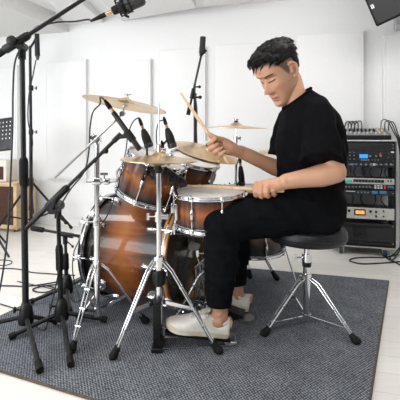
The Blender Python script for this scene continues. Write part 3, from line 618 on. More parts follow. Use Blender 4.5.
# Stand E overhead behind
ce=V(((195-200)/FP*2.95,2.95,0)); E_=thing('microphone_stand','slim black overhead microphone stand rising behind the drum kit','microphone stand',loc=ce)
te=Q(195,95,2.95); E1=micstand(E_,ce,[ce+V((.27,-.1,0)),ce+V((-.25,-.12,0)),ce+V((0,.3,0))],0,top=te)
MB().tube([E1(.06),E1(.8)],.0135,14).build('lower_tube',BMET,E_); MB().tube([E1(.78),te],.0115,14).build('upper_tube',STEEL if 0 else BMET,E_)
e0=Q(188,115,2.92); e1=Q(202,52,2.92); dE=(e1-e0).normalized(); MB().tube([e0,e1],.0085,12).build('boom_arm',BMET,E_); MB().tube([e0,e0+dE*.07],.0155,12).build('counterweight_grip',RUB,E_)
q=MB(); jm=lerp(e0,e1,.34); q.tube([jm-dE*.04,jm+dE*.04],.016,12); q.tube([te,jm],.017,12); q.tube([te+V((.0,-.02,-.02)),te+V((.035,-.03,-.02))],.008,8); q.ball(te+V((.04,-.03,-.02)),.014); q.ball(te+V((.035,-.03,.06)),.012); q.tube([te+V((0,-.02,.06)),te+V((.035,-.03,.06))],.006,8); q.build('boom_clutch',BLK,E_)
om=thing('overhead_microphone','small black overhead microphone at the tip of the slim stand behind the kit','microphone',loc=e1)
MB().tube([e1+dE*.02,e1+V((.0,0,-.01)),Q(203,37,2.92)],[.02,.024,.022],16).build('microphone_body',BLK,om); MB().tube([Q(200,56,2.92),Q(206,50,2.92)],.012,10).build('mic_clip',BLK,om)
cable('thin black cable hugging the overhead microphone stand behind the kit',[Q(200.5,56,2.92),Q(197.5,72,2.91),Q(195,90,2.9),Q(197,110,2.9),Q(196.5,128,2.92),Q(197,150,2.93),Q(196,180,2.93)],.0045)
# Stand D far left
cd=V(((31-200)/FP*3.72,3.72,0)); D_=thing('light_stand','thin black tripod stand near the back wall between the tall stand and the wall panel','stand',loc=cd)
zc=.98-(181-HY)/FP*3.72; tD=Q(30,46,3.72)
q=MB(); q.lathe([(.014,-.03),(.024,-.03),(.024,.03),(.014,.03)],16,Matrix.Translation(cd+V((0,0,zc)))); q.build('leg_collar',BLK,D_)
for f in (V((cd.x+.36,cd.y+.12,0)),V((cd.x-.24,cd.y-.30,0)),V((cd.x-.12,cd.y+.33,0))):
    L=MB().tube([cd+V((0,0,zc)),f+V((0,0,.02))],.011,10).build('leg',BMET,D_); MB().tube([lerp(cd+V((0,0,zc)),f+V((0,0,.015)),.95),f+V((0,0,.015))],.015,10).build('rubber_foot',RUB,L)
    q=MB(); q.bar(cd+V((0,0,.13)),lerp(cd+V((0,0,zc)),f,.6),.014,.005,V((0,0,1))); q.build('brace',BMET,D_)
MB().tube([cd+V((0,0,.08)),cd+V((0,0,1.0))],.0165,14).build('lower_tube',BMET,D_); MB().tube([cd+V((0,0,.98)),tD],.0135,14).build('upper_tube',BMET,D_)
for z in(.99,1.42): clampring(D_,cd+V((0,0,z)),.022,.05,BLK,V((1,0,0)))
q=MB(); q.tube([tD-V((0,0,.02)),tD+V((.04,-.01,.03)),Q(37,36,3.70)],.011,10); q.build('boom_arm',BMET,D_)
dm_=thing('overhead_microphone','small black microphone on top of the thin tripod stand by the back wall','microphone',loc=Q(37,42,3.7)); MB().tube([Q(37,34,3.7),Q(37.5,56,3.7)],[.022,.024],14).build('microphone_body',BLK,dm_); MB().tube([Q(37.5,56,3.7),Q(37.6,60,3.7)],[.02,.012],14).build('grille',MESH,dm_)
cable('thin black cable wrapped loosely round the thin tripod stand by the back wall',[Q(36,60,3.68),Q(33,75,3.68),Q(29,95,3.68),Q(28,120,3.68),Q(31.5,135,3.68),Q(32.5,145,3.68),Q(30,160,3.68),Q(33,185,3.68),Q(29,210,3.68)],.006)
# floor cables
def fc(label,pts,r=.0035): 
    P=[]
    for p in pts:
        g=G(*p); g.z=r+.0005+ (RT if inrug(g) else 0); P.append(g)
    return cable(label,P,r)
def inrug(g):
    s=None
    for i in range(4):
        p,q=cs[i],cs[(i+1)%4]; c=(q.x-p.x)*(g.y-p.y)-(q.y-p.y)*(g.x-p.x)
        if s is None: s=c>0
        elif (c>0)!=s: return False
    return True
fc('black cable lying across the white floor at left, the farther of two',[(-15,270),(5,269),(20,270),(32,273),(45,274),(58,275),(75,276)],.004)
fc('black cable lying across the white floor at left, the nearer of two',[(-15,287),(5,286.5),(24,287),(40,285.5),(55,283),(68,281)],.0045)
fc('small loop of black cable on the floor near the back at the left edge',[(-6,265),(4,266),(11,264),(11,261.5),(3,260.5),(-6,261)],.0035)
fc('flat oval coil of black cable on the floor beside the low microphone stand',[(60,285),(50,286),(40,287.5),(33,290),(36,292.5),(46,293),(54,291.5),(54,288.5),(46,286.5),(38,287.8)],.0045)
# ================= LEFT FURNITURE
WBOX=noisy(mat('pale_birch_box',(.62,.45,.27),.5),10,(.56,.40,.23),(.68,.50,.31),0,4,'Object',(1,1,6))
GRL=noisy(mat('brown_grille_cloth',(.06,.025,.015),.9),260,(.035,.014,.009),(.10,.045,.028),.4)
CREAM=noisy(mat('cream_plastic',(.72,.69,.62),.5),20,(.68,.65,.58),(.76,.73,.66))
Ma=frame(onplane(16.5,229,V((-1.78,3.72,0)),V((-.25,-.97,0)).normalized())*1,x=wd,z=(0,0,1)); Ma.translation.z=0
wa=thing('wooden_amplifier','pale wooden amplifier cabinet with brown grille on the floor at left edge','amplifier',M=Ma)
q=MB()
for c_,s_ in (((-.02,.14,.26),(.04,.28,.46)),((-.53,.14,.26),(.04,.28,.46)),((-.275,.14,.47),(.55,.28,.04)),((-.275,.14,.05),(.55,.28,.04)),((-.275,.26,.26),(.5,.03,.42))): q.box(c_,s_)
q.build('cabinet',WBOX,wa,local=True,smooth=False,bevel=.006)
q=MB(); q.box((-.275,.02,.26),(.47,.02,.38)); q.build('grille_cloth',GRL,wa,local=True,smooth=False)
q=MB()
for x in(-.5,-.05): 
    for y in(.05,.23): q.lathe([(.02,0),(.02,.03)],14,Matrix.Translation((x,y,0)))
q.build('rubber_foot',RUB,wa,local=True)
cz=thing('small_amplifier','small cream-coloured box on top of the wooden amplifier at left edge','amplifier',M=Ma@Matrix.Translation((-.14,.1,.49)))
q=MB(); q.box((-.11,0,.11),(.22,.16,.22),None,.012); q.build('cabinet',CREAM,cz,local=True); q=MB(); q.box((-.11,-.081,.09),(.16,.006,.13)); q.build('grille_cloth',GRL,cz,local=True,smooth=False)
# music stand
Mu=frame(Q(11.3,150,3.0),x=wd,z=V((-.06,.22,1)).normalized())
ms=thing('music_stand','black perforated music stand desk at the left edge','music stand',M=Mu@Matrix.Translation((-.24,0,0)))
W_,H_=.48,.27; holes=[]
q=MB(); pit=.026; nx=int(W_/pit); 
gx0=-.24; g=[]
cols=14; rows=5; x0=.24-.018; zt=H_-.03
# plate built as grid with openings
xs=[-.24]; 
for i in range(cols):
    c=-.24+.022+i*.0335; xs+= [c-.006,c+.006]
xs.append(.24)
zs=[0]
for j in range(rows):
    c=.072+j*.0335+.028; zs+=[c-.006,c+.006]
zs.append(H_)
for i in range(len(xs)-1):
    for j in range(len(zs)-1):
        if i%2==1 and j%2==1: continue
        q.box(((xs[i]+xs[i+1])/2,0,(zs[j]+zs[j+1])/2),(xs[i+1]-xs[i],.003,zs[j+1]-zs[j]))
q.build('desk',BMET,ms,local=True,smooth=False)
q=MB(); q.box((0,-.025,.0),(.48,.055,.003)); q.box((0,-.052,.008),(.48,.003,.018)); q.build('ledge',BMET,ms,local=True,smooth=False)
pb=Mu@V((-.24,.03,.1)); 
q=MB(); q.tube([pb,V((pb.x,pb.y,pb.z-.08)),V((pb.x,pb.y,.2))],.011,12); q.build('pole',BMET,ms)
for a in(90,210,330):
    f=V((pb.x+.26*math.cos(math.radians(a)),pb.y+.26*math.sin(math.radians(a)),.01)); MB().tube([V((pb.x,pb.y,.24)),f],.009,10).build('leg',BMET,ms)
# ================= SPEAKER
yv=V((.50,1,.30)).normalized(); rt=yv.cross(V((0,0,1))).normalized(); upv=rt.cross(yv)
hz=upv*math.cos(.36)-rt*math.sin(.36); hx=hz.cross(yv)*1; hx=yv.cross(hz)
Msp=frame(Q(376.5,27,2.75),x=hx,z=hz)
spk=thing('wall_speaker','black loudspeaker tilted high at the top right corner','speaker',M=Msp)
q=MB(); q.prism([(0,0),(.30,0),(.30,.46),(.0,.46)],0,.28); q.build('cabinet',BLK,spk,local=True,bevel=.012)
q=MB(); q.prism([(.012,.012),(.288,.012),(.288,.448),(.012,.448)],-.012,0.0); q.build('grille',noisy(mat('speaker_grille',(.02,.02,.022),.6),500,(.008,.008,.01),(.03,.03,.034),.3),spk,local=True,bevel=.006)
LOGO=noisy(mat('white_logo_print',(.8,.8,.8),.5),30,(.76,.76,.76),(.84,.84,.84))
q=MB(); 
for k in range(2): q.box((.022+k*.011,-.0135,.145),(.008,.003,.03))
q.build('logo',LOGO,spk,local=True,smooth=False)
wp=WP(399,24); q=MB(); c0=Msp@V((.18,.27,.12)); q.tube([c0,lerp(c0,wp,.5),wp],.016,12); q.box(wp,(.08,.04,.12),None,.005); q.build('wall_bracket',STEEL,spk)
# ================= EQUIPMENT RACK
RO=onplane(335.5,255,V((1.08,3.09,0)),wn); RO.z=0; MR=frame(RO,x=wd,z=(0,0,1))
def RK(px,py):
    p=MR.inverted()@onplane(px,py,RO,wn); return p.x,p.z
xr=RK(396.5,200)[0]; zt=RK(396,141)[1]; zb=RK(394,249)[1]; DP=.235
rk=thing('rack_case','black flight-case equipment rack with silver edges on blue castors','equipment rack',M=MR)
q=MB()
for c_,s_ in (((.008,DP/2,(zt+zb)/2),(.012,DP-.02,zt-zb-.02)),((xr-.008,DP/2,(zt+zb)/2),(.012,DP-.02,zt-zb-.02)),((xr/2,DP/2,zb+.012),(xr-.02,DP-.02,.02)),((xr/2,DP/2,zt-.008),(xr-.02,DP-.02,.012))): q.box(c_,s_)
q.build('case_shell',BLK,rk,local=True,smooth=False)
q=MB(); e=.011
for x in(.0,xr):
    for y in(0,DP): q.box((x,y,(zt+zb)/2),(e,e,zt-zb+e))
for z in(zb,zt):
    for y in(0,DP): q.box((xr/2,y,z),(xr,e,e))
    for x in(0,xr): q.box((x,DP/2,z),(e,DP,e))
q.build('aluminium_edging',STEEL,rk,local=True,smooth=False,bevel=.002)
CW=mat('blue_castor_wheel',(.03,.08,.13),.4); noisy(CW,20,(.02,.055,.095),(.035,.08,.13))
for x in(.000,):
    q=MB(); q.box((.017,.022,(zt+zb)/2),(.022,.022,zt-zb-.02)); q.build('rack_rail',BMET,rk,local=True,smooth=False); q=MB(); q.box((xr-.017,.022,(zt+zb)/2),(.022,.022,zt-zb-.02)); q.build('rack_rail',BMET,rk,local=True,smooth=False)
for x in(.045,xr-.080):
    for y in(.03,DP-.04):
        q=MB(); q.box((x,y,zb-.012),(.05,.05,.008)); q.box((x-.018,y,zb-.032),(.004,.03,.04)); q.box((x+.018,y,zb-.032),(.004,.03,.04)); L=q.build('castor',STEEL,rk,local=True,smooth=False)
        rr=(zb-.02)/2+.004; q=MB(); q.tube([(x-.014,y,rr),(x+.014,y,rr)],rr-.001,24); q.build('wheel',CW,L,local=True)
ix0,ix1=.014,xr-.014
def unit(name,label,y0,y1,face,dep=.165,screws=True):
    z1=RK(366,y0)[1]; z0=RK(366,y1)[1]
    M=MR@Matrix.Translation((ix0,0,z0)); t=thing(name,label,'rack unit',M=M); w_=ix1-ix0; h_=z1-z0-.003
    q=MB(); q.box((w_/2,.006,h_/2),(w_,.008,h_)); q.build('front_panel',face,t,local=True,smooth=False,bevel=.001)
    q=MB(); q.box((w_/2,.01+dep/2,h_/2),(w_-.04,dep,h_-.004)); q.build('chassis',BMET,t,local=True,smooth=False)
    if screws:
        for x in(.010,w_-.010):
            for z in((h_/2,) if h_<.05 else (.014,h_-.014)): MB().tube([(x,.003,z),(x,-.001,z)],.004,10).build('screw',STEEL,t,local=True)
    return t,w_,h_
def px2u(t,px,py):
    p=WM[t].inverted()@onplane(px,py,RO,wn); return p.x,p.z
def knob(t,px,py,r=.008,m=BLK,dep=.014):
    x,z=px2u(t,px,py); q=MB(); q.tube([(x,.002,z),(x,-dep*.8,z),(x,-dep,z)],[r,r*.9,r*.7],14); q.build('knob',m,t,local=True)
def scr(t,x0,y0,x1,y1,m,nm='display',dep=.002):
    a=px2u(t,x0,y0); c=px2u(t,x1,y1); q=MB(); q.box(((a[0]+c[0])/2,.001-dep/2,(a[1]+c[1])/2),(abs(c[0]-a[0]),dep+.002,abs(c[1]-a[1]))); return q.build(nm,m,t,local=True,smooth=False)
LCD=mat('blue_lcd',(.03,.2,.6),.3,emis=((.03,.30,.95),1.0)); AMB=mat('amber_meter',(.8,.4,.1),.4,emis=((1,.45,.12),.7)); GRN=mat('green_lcd',(.02,.3,.2),.3,emis=((.02,.4,.25),.5)); RED=mat('red_led',(.6,.06,.04),.4,emis=((.8,.05,.04),.25))
WBTN=noisy(mat('pale_button',(.6,.6,.58),.5),40,(.56,.56,.54),(.64,.64,.62)); CYAN=mat('dim_cyan_display',(.02,.08,.14),.3,emis=((.03,.14,.28),.6)); YBT=noisy(mat('yellow_button',(.7,.5,.05),.5),40,(.66,.46,.04),(.74,.54,.06))
MXC_=noisy(mat('grey_knob',(.2,.2,.21),.4),40,(.17,.17,.18),(.25,.25,.26))
SILV=noisy(mat('silver_faceplate',(.6,.6,.58),.4,.3),60,(.56,.56,.54),(.65,.65,.63)); BFACE=noisy(mat('black_faceplate',(.016,.016,.018),.4),50,(.012,.012,.014),(.02,.02,.023)); NAVY=noisy(mat('dark_navy_faceplate',(.012,.02,.03),.4),50,(.009,.015,.024),(.015,.025,.037))
u,w_,h_=unit('rack_blank_panel','plain black blank panel at the top of the equipment rack',142.5,150,BFACE)
u,w_,h_=unit('effects_unit','black rack unit with bright blue display',150,162,BFACE)
scr(u,359.5,154.2,367.8,158.2,LCD)
for x in(346,350,354): 
    for y in(152.3,155.5,159): knob(u,x,y,.006,STEEL)
for x in(357.5,): knob(u,x,156,.006)
for x in(370,376,380.5): knob(u,x,156,.009,STEEL)
for x in(372,375,378): knob(u,x,160,.005,STEEL)
for x,y in((380.4,152.8),(388,153.5),(388,157.5)): knob(u,x,y,.004,STEEL)
scr(u,379.6,153.5,381.3,155.2,RED,'indicator'); scr(u,391,151.5,394,152.6,LOGO,'brand_mark')
for k in range(5): scr(u,361+k*1.7,159.6,362+k*1.7,160.3,WBTN,'button')
u,w_,h_=unit('preamplifier','thin dark rack unit with a row of small knobs just under the blue display unit',162,167,NAVY)
for x in range(346,394,5): knob(u,x,164.5,.0095,MXC_)
for x in(349,356,366.5,377): knob(u,x,164.5,.006,STEEL)
for x0 in(370,373): scr(u,x0,163.3,x0+2,165.7,WBTN,'button')
scr(u,351,163.4,354,165.6,CYAN)
u,w_,h_=unit('equalizer','pale slim rack unit with green display',178,184,SILV)
scr(u,345.5,179.8,352,182.4,GRN); scr(u,353.5,179.2,384,182.8,BFACE,'slot')
for k in range(9): knob(u,355+k*3.2,181,.004,STEEL)
for x in(388,391): knob(u,x,181,.006)
u,w_,h_=unit('drum_processor','black slim rack unit with white and red buttons',184.3,189.3,BFACE)
for x0 in(374.5,377.5,380.5):
    for y in(185,187.2): scr(u,x0,y,x0+1.9,y+1.6,WBTN,'button')
for y in(185,187.2): scr(u,384,y,385.7,y+1.7,RED,'button')
for k in range(8): knob(u,346+k*3.4,186.8,.007,MXC_)
scr(u,388,186,393,188,CYAN)
u,w_,h_=unit('signal_processor','dark slim rack unit with dim blue screens, under the button unit',189.8,195,NAVY)
scr(u,372,190.8,377.5,194,CYAN); scr(u,379.5,190.8,386.5,194,CYAN); scr(u,346,190.7,355,191.8,WBTN,'brand_mark')
for k in range(4): knob(u,358+k*3.4,192.3,.007,MXC_)
u,w_,h_=unit('compressor','silver rack compressor with amber meter and black knobs',207.5,219,SILV)
scr(u,354.2,209,365.6,215.4,BMET,'meter_frame',.004); scr(u,355.5,210.2,364.4,214.2,AMB,'meter',.0055)
q=MB(); a=px2u(u,360,214); c=px2u(u,358,211); q.tube([(a[0],-.0062,a[1]),(c[0],-.0062,c[1])],.0006,6); q.build('meter_needle',BFACE,u,local=True)
for x,y,r in((349,210.7,.011),(370.5,211.5,.010),(376,211.8,.009),(343.5,215.5,.010),(376,216.3,.008),(383.5,216.5,.006),(383.5,211.2,.006)): knob(u,x,y,r)
u,w_,h_=unit('power_amplifier','large black power amplifier at the bottom of the equipment rack',223,244,BFACE,.19)
a=px2u(u,352,227); c=px2u(u,368,238)
q=MB()
for z in [px2u(u,350,y)[1] for y in(225,226,240,241)]: q.box((w_/2,-.001,z),(w_-.05,.004,.003))
q.build('trim_line',BMET,u,local=True,smooth=False)
scr(u,352.5,227.5,366.5,238.5,BMET,'control_panel',.006); scr(u,354,229,358,230,STEEL,'label'); scr(u,361,229,364.5,230.2,CYAN); knob(u,360,234,.010)
# inside patch cables
for i,(xa,xb) in enumerate(((350,348),(356,359),(362,361),(372,375),(382,378),(388,389))):
    a=onplane(xa,165,RO+wn*.05,wn); c=onplane(xb,181,RO+wn*.05,wn); cable('black patch cable hanging inside the rack gap below the thin knob unit',[a,lerp(a,c,.5)+V((.02*(-1)**i,0.02,0)),c],.005,group='patch cables inside the upper rack gap')
for i,(xa,xb) in enumerate(((352,349),(363,368),(374,372),(384,388))):
    a=onplane(xa,192,RO+wn*.06,wn); c=onplane(xb,209,RO+wn*.06,wn); cable('black patch cable hanging inside the rack gap above the silver compressor',[a,lerp(a,c,.5)+V((.03*(-1)**i,0.02,0)),c],.005,group='patch cables inside the lower rack gap')
# mixer
zb_=zt+.009; a0=MR.inverted()@onplane(343,141,RO,wn)
Mx=MR@Matrix.Translation((.03,0,zb_)); mxr=thing('mixing_console','small audio mixing console lying on top of the equipment rack','mixer',M=Mx)
wm=RK(391.5,140)[0]-.03; MXC=noisy(mat('grey_mixer_panel',(.22,.22,.23),.5),40,(.19,.19,.2),(.26,.26,.27))
q=MB(); q.add([(0,0,0),(wm,0,0),(wm,.22,0),(0,.22,0),(0,0,.034),(wm,0,.034),(wm,.22,.092),(0,.22,.092)],[(0,1,2,3),(4,5,6,7),(0,1,5,4),(1,2,6,5),(2,3,7,6),(3,0,4,7)]); q.build('body',BLK,mxr,local=True,smooth=False,bevel=.004)
Mt=frame(V((0,0,.035)),x=(1,0,0),z=V((0,-.058,.22)).normalized()); 
q=MB(); q.box((wm/2,.112,0.0005),(wm-.02,.21,.003),Mt); q.build('control_panel',MXC,mxr,local=True,smooth=False)
KC=[WBTN,WBTN,STEEL,BLK,YBT,RED]
for i in range(11):
    x=.03+i*(wm-.06)/10.5
    for j,y in enumerate((.10,.14,.18)):
        q=MB(); q.tube([(x,y,0),(x,y,.016),(x,y,.019)],[.007,.006,.005],10,M=Mt); q.build('knob',WBTN if (i>8 and j==1) else (YBT if (i>8 and j==0) else (STEEL if j==2 else BLK)),mxr,local=True)
    q=MB(); q.box((x,.03+((i*7)%5)*.009,.008),(.012,.02,.014),Mt,.002); q.build('fader',WBTN,mxr,local=True)
# plugs and cables on mixer
def plugcable(px,pts,lab,grp):
    a=onplane(px,129,RO+wn*.15,wn); 
    P=[V((a.x,a.y,Mx.translation.z+.072)),V((a.x,a.y,Mx.translation.z+.12))]
    for x,y,o in pts: P.append(onplane(x,y,RO+wn*o,wn))
    cable(lab,P,.0045,group=grp)
for k in range(4): plugcable(351+k*3.6,[(350+k*3.6,122.5-k*.4,.16),(347.5+k*3.6,121.5,.19),(345+k*3.2,126,.215),(344+k*3,150,.225)],'black cable arching out of the left part of the mixing console','cables at the left of the mixing console')
for k in range(3): plugcable(381+k*3.8,[(382+k*3.8,120.5+k,.15),(387+k*3.2,120.5+k,.14),(393+k*2,131,.12),(399+k,146,.12),(402+k,190,.10),(403,240,.08)],'black cable arching from the right part of the mixing console and down the rack side','cables at the right of the mixing console')
# cables on the floor by rack
def fc2(label,pts,r=.0045): return cable(label,[V((G(x,y).x,G(x,y).y,r+z)) for x,y,z in pts],r)
fc2('black cable curled in a long loop on the floor in front of the equipment rack',[(404,262,0),(392,263,0),(378,264,0),(362,264.5,0),(352,262.5,0),(350,260.5,0),(355,258.8,0),(368,258,0),(385,258,0),(398,255,0)],.0055)
fc2('black cable tangle on the floor at the right edge beside the rack castor',[(386,258,0),(392,262,0.01),(397,258,.02),(402,252,.05),(396,254,.01),(390,259,0),(399,265,0),(405,268,0)],.0055)
q=[onplane(398,150,RO+wn*-.0,wn)+V((.02,0,0)),onplane(399,190,RO,wn)+V((.015,0,0)),onplane(401,230,RO,wn),onplane(398,250,RO,wn)+V((.02,0,-.0))]
cable('thick black cable hanging down the right side of the equipment rack',q,.008)
# ================= PERSON
def attrmat(name,rough,spec=.5,sss=0,bumpscale=0,bstr=.1):
    m=mat(name,(.5,.5,.5),rough); N=NT(m); a=N.n('ShaderNodeVertexColor'); a.layer_name='Col'; N.l(a.outputs[0],N.b.inputs['Base Color'])
    if sss: N.b.inputs['Subsurface Weight'].default_value=sss; N.b.inputs['Subsurface Radius'].default_value=(.012,.005,.003)
    if bumpscale:
        tc=N.n('ShaderNodeTexCoord'); no=N.n('ShaderNodeTexNoise'); no.inputs['Scale'].default_value=bumpscale; N.l(tc.outputs['Object'],no.inputs[0]); N.bump(no.outputs[0],bstr,.001)
    return m
SKIN=attrmat('skin',.48,sss=.06,bumpscale=260,bstr=.08)
HAIRM=noisy(mat('black_hair',(.012,.010,.010),.6,spec=.22),120,(.003,.0026,.0026),(.008,.007,.007),.3)
SHIRT=noisy(mat('black_cotton',(.006,.006,.007),.9,spec=.06),90,(.0025,.0025,.003),(.005,.005,.0062),.2)
TROU=noisy(mat('black_jersey',(.006,.006,.008),.85,spec=.08),90,(.0025,.003,.004),(.005,.0055,.0072),.2)
SHOEW=noisy(mat('white_shoe_leather',(.74,.72,.66),.45),20,(.70,.67,.60),(.78,.76,.71),.08)
SOLE=noisy(mat('cream_rubber_sole',(.66,.6,.48),.6),25,(.60,.54,.42),(.72,.66,.55))
TAB=noisy(mat('tan_leather',(.46,.27,.15),.6),30,(.42,.24,.13),(.5,.31,.18),.1)
LACE=noisy(mat('white_lace',(.6,.58,.52),.8),80,(.50,.48,.43),(.62,.60,.55))
def remesh(mb,vox,sm=3):
    me=mb.mesh('tmp'); o=bpy.data.objects.new('tmp',me); col.objects.link(o)
    r=o.modifiers.new('r','REMESH'); r.mode='VOXEL'; r.voxel_size=vox; r.use_smooth_shade=True
    if sm: s=o.modifiers.new('s','SMOOTH'); s.factor=.5; s.iterations=sm
    dg=bpy.context.evaluated_depsgraph_get(); dg.update(); ev=o.evaluated_get(dg)
    out=bpy.data.meshes.new_from_object(ev); bpy.data.objects.remove(o); bpy.data.meshes.remove(me)
    for p in out.polygons: p.use_smooth=True
    return out
def meshobj(name,me,m,parent,label=None):
    P=WM[parent]; me.transform(P.inverted()); me.materials.clear(); me.materials.append(m)
    o=bpy.data.objects.new(name,me); col.objects.link(o); o.parent=parent; WM[o]=P
    if label: o['label']=label
    return o
S_=1.22
psi=math.radians(31); th=math.radians(37)
F0=V((-math.cos(psi),-math.sin(psi),0)); Zv=V((0,0,1))
HF=F0*math.cos(th)-Zv*math.sin(th); HU=Zv*math.cos(th)+F0*math.sin(th); HL=V((math.sin(psi),-math.cos(psi),0))
HO=Q(280.6,74.6,1.93)
MH=Matrix((HF,HL,HU)).transposed().to_4x4(); MH.translation=HO
MH=MH@Matrix.Scale(S_,4)
secs=[(-.112,.072,.040,.012),(-.106,.084,.015,.026),(-.092,.090,-.008,.040),(-.07,.0885,-.028,.052),(-.05,.088,-.045,.060),(-.03,.088,-.060,.0655),(-.01,.088,-.075,.070),(.01,.086,-.085,.073),(.03,.089,-.092,.075),(.05,.094,-.097,.0765),(.07,.092,-.099,.077),(.09,.084,-.096,.075),(.108,.068,-.086,.066),(.122,.044,-.066,.050),(.131,.016,-.036,.030),(.135,-.008,-.012,.006)]
def hsec(u):
    if u<=secs[0][0]: return secs[0][1:]
    for a,b in zip(secs,secs[1:]):
        if u<=b[0]:
            t=(u-a[0])/(b[0]-a[0]); return tuple(a[i]+(b[i]-a[i])*t for i in(1,2,3))
    return secs[-1][1:]
def gs(x,c,s): return math.exp(-((x-c)/s)**2)
NH=[(-.044,0),(-.036,.004),(-.029,.018),(-.024,.030),(-.018,.035),(-.011,.031),(0,.020),(.018,.006),(.032,-.004),(.045,.001),(.06,0)]
def feat(l,u):
    d=interp(u,NH)*gs(l,0,.0085+.006*gs(u,-.021,.014))
    for s in(-1,1):
        d+=.011*gs(l,s*.0145,.0065)*gs(u,-.027,.0075)      # nostril wings
        d-=.016*gs(l,s*.030,.016)*gs(u,.026,.012)          # sockets
        d+=.0085*gs(l,s*.031,.0125)*gs(u,.020,.0085)      # lids
        d+=.006*gs(l,s*.028,.018)*gs(u,.043,.008)         # brow
        d+=.004*gs(l,s*.045,.018)*gs(u,-.012,.016)         # cheekbone
        d-=.002*gs(l,s*.026,.008)*gs(u,-.06,.012)
    d+=.0075*gs(l,0,.020)*gs(u,-.0535,.0048)+.008*gs(l,0,.018)*gs(u,-.0645,.0055)-.0035*gs(l,0,.024)*gs(u,-.059,.002)
    d-=.004*gs(l,0,.02)*gs(u,-.077,.007); d+=.005*gs(l,0,.018)*gs(u,-.093,.010)
    return d
def hpt(u,t,off=0,f=True):
    fr,bk,w=hsec(u); m=(fr+bk)/2*.5+ -.002*.5; m=min(m,fr-.01)
    m=lerp((fr+bk)/2,-.005,.3)
    c,s=math.cos(t),math.sin(t); ex=.85
    cc=abs(c)**ex*(1 if c>0 else -1); ss=abs(s)**ex*(1 if s>0 else -1)
    x=m+(fr-m)*cc if c>0 else m+(m-bk)*cc
    y=w*ss
    if f and c>.0: x+=feat(y,u)*min(1,c*2.5)
    return V((x,y,u))
def headgrid(off=None,nu=150,nt=160,M=None,jit=None):
    vs=[];fs=[]
    C=V((-.004,0,.02))
    for i in range(nu+1):
        k=i/nu; u=-.112+.247*(.5-.5*math.cos(math.pi*k))*.35+.247*k*.65
        for j in range(nt):
            t=2*math.pi*j/nt; p=hpt(u,t)
            if off is not None:
                d=(p-C).normalized(); p=p+d*off(p)
            vs.append(p)
    for i in range(nu):
        for j in range(nt):
            j2=(j+1)%nt; fs.append((i*nt+j,i*nt+j2,(i+1)*nt+j2,(i+1)*nt+j))
    fs.append(tuple(range(nt-1,-1,-1))); fs.append(tuple(nu*nt+j for j in range(nt)))
    return vs,fs
body=MB(); hv,hf=headgrid(); body.add(hv,hf,MH)
# ears
for s in(-1,1):
    rim=[(.006,.0,.030),(-.004,.006,.036),(-.018,.010,.030),(-.024,.012,.014),(-.018,.010,-.004),(-.008,.006,-.018),(.000,.003,-.024),(.006,.0,-.018)]
    P=[V((x+.002,s*(.0745+y),u+.004)) for x,y,u in rim]; body.tube(spline(P,5),[.0042]*(len(spline(P,5))),10,M=MH)
    body.ell((-.007,s*.078,.012),((.014,0,0),(0,.005,0),(0,0,.022)),MH); body.ell((.004,s*.0755,-.016),((.008,0,0),(0,.005,0),(0,0,.009)),MH)
    body.ell((.008,s*.077,.006),((.004,0,0),(0,.004,0),(0,0,.008)),MH)
# joints
neckb=Q(297,107,1.95); neckt=MH@V((-.03,0,-.03))
body.tube([neckb+V((.03,.0,-.06)),neckb,lerp(neckb,neckt,.5),MH@V((-.028,0,-.045)),MH@V((-.025,0,.0))],[(.07,.08),(.062,.072),(.062,.066),(.062,.062),(.055,.058)],28)
body.tube([MH@V((.02,0,-.075)),lerp(MH@V((.0,0,-.09)),neckb,.35),neckb+V((-.01,0,-.02))],[.035,.05,.055],20)
SL=Q(318,117,1.80); SR=Q(288,121,2.09); EL=Q(335,172,1.69); ER=Q(288,172,2.06); WL=Q(286,181.5,1.735); WR=Q(240,151.5,1.96)
hipL=V((.53,1.865,.60)); hipR=V((.53,2.03,.60)); KL=V((.092,1.78,.553)); KR=V((.175,2.10,.545)); AL=Q(219,312,1.76); AR=Q(236.5,296,2.06)
body.tube([V((.56,1.95,.56)),V((.58,1.95,.75)),V((.575,1.95,.92)),V((.55,1.95,1.04)),neckb],[(.12,.14),(.11,.13),(.11,.13),(.07,.09),.06],24)
body.tube([lerp(SL,neckb,.6)-V((0,0,.05)),SL-V((0,0,.01)),lerp(SL,EL,.5),lerp(SL,EL,.8),EL],[.04,.045,.050,.049,.047],24)
body.tube([lerp(SR,neckb,.6)-V((0,0,.05)),SR-V((0,0,.01)),lerp(SR,ER,.5),ER],[.04,.045,.048,.046],24)
def fore(E,W,r0=.048,r1=.05,r2=.029,bow=V((0,0,0))):
    body.tube([E,lerp(E,W,.12)+bow*.3,lerp(E,W,.3)+bow,lerp(E,W,.55)+bow*.7,lerp(E,W,.82)+bow*.2,W],[r0,r1,r1*.99,r1*.84,r2*1.12,(r2*1.05,r2*.95)],26); body.ball(E,r0*1.02,20); body.ball(W,r2*1.04,16)
fore(EL,WL,.049,.0515,.034,V((0,0,-.004))); fore(ER,WR,.043,.045,.032,V((0,0,-.006)))
for h,k,a in((hipL,KL,AL),(hipR,KR,AR)):
    body.tube([h,lerp(h,k,.5),k],[.085,.07,.055],20); body.ball(k,.056)
    body.tube([k,lerp(k,a,.3),lerp(k,a,.7),a+V((0,0,.04)),a,a-V((0,0,.03))],[.052,.055,.043,.038,(.040,.034),(.042,.036)],20)
    body.tube([a-V((-.01,0,.03)),a+V((-.05,0,-.06)),a+V((-.13,0,-.07))],[.04,.038,.028],16)
    body.ball(a+V((.0,-.024,.0)),(.016,.014,.016)) # ankle bone
nail_pts=[]
